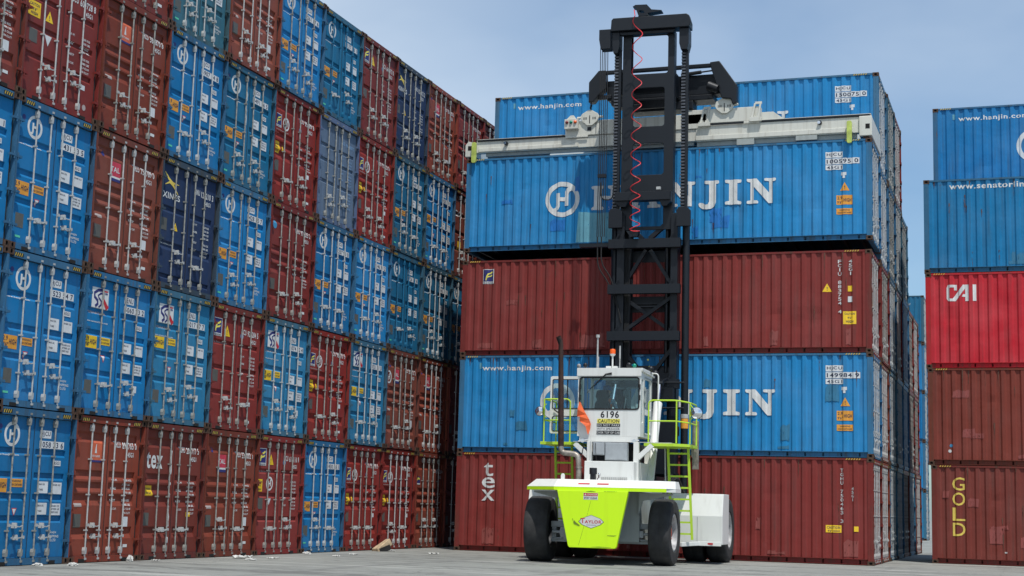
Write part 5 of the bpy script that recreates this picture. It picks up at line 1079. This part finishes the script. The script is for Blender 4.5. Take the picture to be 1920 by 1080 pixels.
b = MB(); b.box(-9.31, -4.62, SY0 + .02, SY0 + .26, 12.04, 12.50); b.box(-10, -4.62, SY0 + 2.04, SY0 + 2.26, 12.04, 12.50); b.box(-9.31, -4.80, SY0 - .008, SY0 + .018, 12.06, 12.20); wbuild(b, 'telescopic_arm', 'spreader_white', bevel=.01)
b = MB(); b.box(-16.14, -13.34, SY0 + .0, SY0 + .3, 12.415, 12.455); b.box(-7.40, -4.33, SY0 - .01, SY0 + .3, 12.505, 12.555); b.box(-9.2, -7.9, SY0 - .02, SY0 + .0, 12.49, 12.545); wbuild(b, 'wear_strip', 'mast_black')
b = MB(); b.box(-7.40, -4.30, SY0 + .0, SY0 + .3, 12.56, 12.575); b.box(-16.14, -13.34, SY0, SY0 + .3, 12.458, 12.470); wbuild(b, 'top_flange', 'spreader_white')
for x0, x1 in ((-16.52, -16.18), (-4.62, -4.27)):
    b = MB(); b.prism([(x0, 11.93), (x1, 11.93), (x1, 12.50 if x1 > -10 else 12.34), (x0 + (.0 if x1 > -10 else .1), 12.50 if x1 > -10 else 12.42), (x0, 12.30)], 'y', SY0 - .04, SY0 + 2.40); eb = wbuild(b, 'end_beam', 'spreader_white', bevel=.015)
    b = MB(); xc = (x0 + x1) / 2 + (.06 if x1 > -10 else -.02); b.box(xc - .06, xc + .06, SY0 - .044, SY0 - .041, 12.13, 12.27); wbuild(b, 'inspection_hole_shade', 'shadow_hole', eb)  # flat dark plate, painted shade of a hole that is not cut
    for y in (SY0 + .05, SY0 + 2.2): b = MB(); b.box((x0 + x1) / 2 - .07, (x0 + x1) / 2 + .07, y, y + .14, 11.83, 11.93); wbuild(b, 'twist_lock', 'casting_steel', eb)
for x in (-16.22, -4.90):
    b = MB(); b.prism(rrect(x - .055, x + .085, 11.72, 12.36, .05), 'y', SY0 - .14, SY0 - .06); b.box(x - .02, x + .04, SY0 - .06, SY0 - .045, 12.0, 12.3); wbuild(b, 'guide_flipper', 'flipper_green', bevel=.01)
# under frame
b = MB()
b.box(-15.9, -13.9, SY0 + .30, SY0 + .36, 11.92, 12.03); b.box(-9.3, -4.7, SY0 + .12, SY0 + .2, 11.90, 12.03); b.box(-8.1, -7.6, SY0 - .02, SY0 + .12, 11.86, 12.03); b.box(-6.4, -5.8, SY0 - .02, SY0 + .12, 11.90, 12.03)
b.box(-15.9, -9.4, SY0 + .14, SY0 + .2, 11.95, 12.05)
wbuild(b, 'under_frame', 'machine_grey')
# lifting lugs (white hexagon plates)
for x, z in ((-12.54, 12.86), (-8.46, 12.98)):
    b = MB(); b.prism([(x - .22, z - .05), (x - .30, z + .10), (x - .24, z + .20), (x - .05, z + .31), (x + .05, z + .31), (x + .24, z + .20), (x + .30, z + .10), (x + .22, z - .05), (x + .08, z - .16), (x - .08, z - .16)], 'y', SY0 - .06, SY0 - .005, 0); b.tube([(x - .4, SY0 - .03, z + .09), (x - .28, SY0 - .03, z + .09)], .035, 8); b.tube([(x + .4, SY0 - .03, z + .09), (x + .28, SY0 - .03, z + .09)], .035, 8)
    lg = wbuild(b, 'lifting_lug', 'spreader_white', bevel=.008)
    b = MB()
    for s in (-1, 1):
        for i in range(3): b.box(x + s * .14 - .05 + i * .04, x + s * .14 - .05 + i * .04 + .02, SY0 - .064, SY0 - .061, z + .02, z + .09)
    b.box(x - .012, x + .012, SY0 - .066, SY0 - .061, z - .1, z + .14); wbuild(b, 'slot', 'steel_dark', lg)
# saddle clamps on the right and a lug
for x, z in ((-9.05, 12.58), (-7.55, 12.64)):
    b = MB(); b.box(x - .17, x + .17, SY0 - .10, SY0 - .002, z - .12, z); b.beam((x - .10, SY0 - .05, z), (x - .02, SY0 - .03, z + .42), .05, .05); b.beam((x + .08, SY0 - .05, z), (x + .14, SY0 - .03, z + .42), .05, .05)
    for i in range(4): b.tube([(x - .12 + i * .08, SY0 - .08, z), (x - .12 + i * .08, SY0 - .08, z + .05)], .018, 6)
    b.box(x - .02, x + .18, SY0 - .04, SY0 - .002, z + .40, z + .47) ; wbuild(b, 'slide_clamp', 'spreader_white', bevel=.005)
b = MB(); b.prism([(-7.40, 12.58), (-6.75, 12.58), (-7.05, 12.80), (-7.10, 12.80), (-7.40, 12.80)], 'y', SY0 + .02, SY0 + .08); wbuild(b, 'gusset', 'spreader_white')
b = MB(); b.box(-13.30, -12.88, SY0 - .16, SY0 - .002, 12.60, 12.90); b.prism([(-13.28, 12.90), (-12.95, 12.90), (-13.04, 13.03), (-13.14, 13.03)], 'y', SY0 - .08, SY0 - .03); lb = wbuild(b, 'signal_box', 'spreader_white', bevel=.008)
for i, m_ in enumerate(('lamp_red', 'lamp_green', 'lamp_orange')):
    b = MB(); b.lathe([(.05, .0), (.05, -.02), (.035, -.04), (.001, -.05)], (-13.22 + i * .13, SY0 - .162, 12.80), 'y', 14); wbuild(b, 'signal_lamp', m_, lb, smooth=True)
b = MB(); b.box(-12.62, -12.50, SY0 - .01, SY0 - .002, 12.55, 12.66); b.box(-12.36, -12.345, SY0 - .01, SY0 - .002, 12.44, 12.82); wbuild(b, 'rating_plate', 'steel_dark', spr)
for x, z in ((-15.2, 12.30), (-5.72, 12.38)):
    b = MB(); b.tube([(x, SY0 - .06, z), (x, SY0 + .04, z)], .06, 12, 0); b.tube([(x - .02, SY0 - .07, z + .0), (x - .02, SY0 - .055, z)], .045, 12, 1); wbuild(b, 'sensor', ['steel_dark', 'chrome'], smooth=True)

# ------------------------------------------------------------------ the driver (seated in the cab)
def skin_obj(name, pts, edges, mat, parent=None, sub=2):
    me = bpy.data.meshes.new(name); me.from_pydata([p[:3] for p in pts], edges, []); me.materials.append(MATS[mat])
    o = bpy.data.objects.new(name, me); C.objects.link(o)
    if parent: o.parent = parent
    me.skin_vertices or None
    sk = o.modifiers.new('skin', 'SKIN'); sk.use_smooth_shade = True
    lay = me.skin_vertices[0] if len(me.skin_vertices) else None
    if lay is None:
        bm = bmesh.new(); bm.from_mesh(me); bm.verts.layers.skin.verify(); bm.to_mesh(me); bm.free(); lay = me.skin_vertices[0]
    for i, p in enumerate(pts):
        r = p[3]; lay.data[i].radius = r if isinstance(r, tuple) else (r, r)
        lay.data[i].use_root = (i == 0)
    if sub: s = o.modifiers.new('sub', 'SUBSURF'); s.levels = s.render_levels = sub
    return o
man = empty('person', tuple((Matrix.Translation(TO) @ Matrix.Rotation(TR, 4, 'Z')) @ Vector((-.27, 2.36, 3.58))), TR)
tag(man, 'person in blue cap, pale shirt and orange vest sitting at the controls inside the cab', 'person')
P_ = [(0, 0, .10, (.15, .11)), (.0, .0, .25, (.14, .10)), (.01, .01, .42, (.165, .11)), (.02, .03, .53, (.11, .08)), (.02, .04, .60, .055), (.03, .07, .68, (.075, .085)), (.03, .07, .78, (.075, .09)), (.03, .07, .84, (.05, .06)),
      (.18, .04, .50, .058), (.28, .10, .30, .048), (.30, .20, .26, .042), (.44, .30, .28, .032), (-.15, .04, .50, .058), (-.24, .06, .28, .048), (-.20, .24, .20, .04), (-.14, .34, .20, .03),
      (.10, .18, .07, .085), (.12, .44, .08, .065), (.12, .48, -.10, .055), (.12, .50, -.30, .045), (-.10, .18, .07, .085), (-.12, .44, .08, .065), (-.12, .48, -.10, .055), (-.12, .50, -.30, .045)]
E_ = [(0, 1), (1, 2), (2, 3), (3, 4), (4, 5), (5, 6), (6, 7), (3, 8), (8, 9), (9, 10), (10, 11), (3, 12), (12, 13), (13, 14), (14, 15), (0, 16), (16, 17), (17, 18), (18, 19), (0, 20), (20, 21), (21, 22), (22, 23)]
body = skin_obj('body', P_, E_, 'skin_tone', man)
for sd_, (hx_, hy_, hz_) in ((1, (.44, .30, .28)), (-1, (-.14, .34, .20))):
    pts = [(hx_, hy_, hz_, .03), (hx_ + .03 * sd_, hy_ + .05, hz_ + .01, (.04, .02))]; ed = [(0, 1)]
    for f in range(4):
        o0 = len(pts); bx = hx_ + .03 * sd_ + (f - 1.5) * .020; L_ = (.030, .034, .032, .025)[f]
        pts += [(bx, hy_ + .085, hz_ + .012, .0095), (bx, hy_ + .085 + L_, hz_ - .002, .009), (bx, hy_ + .09 + L_, hz_ - .030, .008)]; ed += [(1, o0), (o0, o0 + 1), (o0 + 1, o0 + 2)]
    o0 = len(pts); pts += [(hx_ - .025 * sd_ + .03 * sd_, hy_ + .06, hz_ - .02, .011), (hx_ - .02 * sd_, hy_ + .09, hz_ - .035, .009)]; ed += [(1, o0), (o0, o0 + 1)]
    skin_obj('glove', pts, ed, 'glove_white', man, 1)
skin_obj('shirt', [(0, 0, .08, (.165, .125)), (.0, .0, .25, (.155, .115)), (.01, .01, .42, (.18, .125)), (.02, .03, .53, (.12, .09)), (.18, .04, .50, .07), (.28, .10, .30, .06), (.30, .20, .26, .052), (.41, .285, .275, .042), (-.15, .04, .50, .07), (-.24, .06, .28, .06), (-.20, .24, .20, .05)], [(0, 1), (1, 2), (2, 3), (3, 4), (4, 5), (5, 6), (6, 7), (3, 8), (8, 9), (9, 10)], 'shirt_blue', man)
skin_obj('vest', [(0, 0, .10, (.175, .135)), (.0, .0, .25, (.165, .125)), (.01, .01, .42, (.19, .135)), (.02, .03, .50, (.15, .10)), (.15, .035, .50, .08), (-.12, .035, .50, .08)], [(0, 1), (1, 2), (2, 3), (3, 4), (3, 5)], 'vest_orange', man)
skin_obj('trousers', [(0, .04, .06, (.165, .12)), (.10, .18, .07, .095), (.12, .44, .08, .075), (.12, .48, -.10, .068), (.12, .50, -.28, .06), (-.10, .18, .07, .095), (-.12, .44, .08, .075), (-.12, .48, -.10, .068), (-.12, .50, -.28, .06)], [(0, 1), (1, 2), (2, 3), (3, 4), (0, 5), (5, 6), (6, 7), (7, 8)], 'denim', man)
b = MB(); b.lathe([(.108, -.02), (.112, .03), (.10, .08), (.06, .115), (.001, .125)], (.03, .07, .79), 'z', 20); b.prism([(-.05, .16), (.11, .16), (.10, .25), (.03, .275), (-.04, .25)], 'z', .785, .795); b.build('cap', 'cap_blue', man, smooth=True)
b = MB(); b.sphere((.03, .155, .73), .016, 10, 0, 1.6)
for s in (-1, 1): b.sphere((.03 + s * .078, .075, .74), .02, 8, 0, 1.5)
b.build('nose_and_ears', 'skin_tone', man, smooth=True)
b = MB()
for s in (-1, 1): b.sphere((.03 + s * .03, .147, .755), .011, 8, 0)
b.box(.005, .055, .148, .156, .685, .692, 0); b.build('eyes_and_mouth', 'shadow_hole', man, smooth=True)

# ------------------------------------------------------------------ litter along the foot of the left wall
def crumple(name, x, y, sx, sy, sz, mat, label, cat, seed, rz=0):
    rd = random.Random(seed); bm = bmesh.new(); bmesh.ops.create_icosphere(bm, subdivisions=3, radius=1)
    for v in bm.verts:
        f = 1 + rd.uniform(-.35, .35); v.co = Vector((v.co.x * sx * f, v.co.y * sy * f, max(-.1, v.co.z + .15) * sz * (1 + rd.uniform(-.35, .35))))
    me = bpy.data.meshes.new(name); bm.to_mesh(me); bm.free(); me.materials.append(MATS[mat])
    mz = min(v.co.z for v in me.vertices); o = put(name, me, None, (x, y, -mz + .002)); o.rotation_euler = (0, 0, rz); tag(o, label, cat, 'litter along the foot of the left wall' if cat != 'cardboard' else None)
def sheet(name, x, y, a, b_, label, seed, rz=0, h=.04):
    rd = random.Random(seed); mb = MB(); n_ = 7; vs = []
    for i in range(n_):
        for j in range(n_): vs.append(((i / (n_ - 1) - .5) * a + rd.uniform(-.01, .01), (j / (n_ - 1) - .5) * b_, .008 + h * abs(math.sin(i * 1.3 + seed + j * .7)) * rd.uniform(.5, 1)))
    mb.add(vs, [(i * n_ + j, (i + 1) * n_ + j, (i + 1) * n_ + j + 1, i * n_ + j + 1) for i in range(n_ - 1) for j in range(n_ - 1)])
    o = mb.build(name, 'paper', None, (x, y, 0), fix=True); s = o.modifiers.new('thick', 'SOLIDIFY'); s.thickness = .004; o.rotation_euler = (0, 0, rz); tag(o, label, 'litter', 'litter along the foot of the left wall')
LT = 'litter'
crumple('crumpled_paper', -17.60, 23.85, 0.094, 0.086, 0.036, 'paper', 'crumpled white paper by the first blue container at far left', LT, 1)
crumple('paper_bag', -17.25, 24.45, 0.094, 0.079, 0.043, 'paper', 'white paper box lying before the corner between blue and brown containers', LT, 2)
crumple('crumpled_paper', -17.62, 26.9, 0.065, 0.065, 0.086, 'paper', 'upright crumpled white scrap against the container with orange square logo', LT, 3)
sheet('paper_sheet', -17.45, 27.6, .18, .1, 'small flat white scrap before the gap right of the orange-square container', 4)
sheet('paper_sheet', -17.1, 30.6, .42, .3, 'largest flat white sheet lying before the pink-red square container', 5, .4, .07)
crumple('crumpled_paper', -16.5, 29.9, 0.122, 0.101, 0.036, 'paper', 'crumpled white paper bag in front of the big flat sheet', LT, 6)
sheet('paper_sheet', -16.5, 30.95, .26, .16, 'small white sheet right of the crumpled white bag', 7, .9)
crumple('crumpled_paper', -17.5, 34.6, 0.101, 0.072, 0.043, 'paper', 'white scrap at the foot of the bottom blue container numbered 1430', LT, 8)
sheet('paper_sheet', -16.2, 33.6, .16, .12, 'tiny white scrap on open concrete before the red containers', 9)
sheet('paper_sheet', -16.5, 35.2, .2, .12, 'thin white scrap nearer the red containers on the concrete', 10, 1)
sheet('paper_sheet', -15.4, 37.9, .28, .16, 'white scrap on concrete left of the middle stack', 11, .3, .05)
sheet('paper_sheet', -16.9, 38.6, .12, .10, 'white scrap by the foot of the far red container', 12, .3, .06)
b = MB(); 
rd = random.Random(3)
vs = [(-.30, -.15, 0), (.28, -.17, .10), (.32, .13, .12), (-.27, .16, 0), (-.29, -.13, .14), (.24, -.12, .30), (.30, .11, .25), (-.25, .15, .12)]
b.add(vs, [(0, 3, 2, 1), (0, 1, 5, 4), (1, 2, 6, 5), (2, 3, 7, 6), (3, 0, 4, 7), (4, 5, 6, 7)]); b.add([(-.30, -.22, .0), (.1, -.26, .02), (.12, -.2, .16), (-.3, -.19, .14)], [(0, 1, 2, 3)], 1)
bx_ = b.build('crushed_carton', ['cardboard', 'shadow_hole'], None, (-17.35, 38.9, .01), bevel=.02); bx_.rotation_euler = (0, R(-14), R(70)); tag(bx_, 'crushed tan cardboard carton lying before the red ring-emblem containers', 'cardboard')
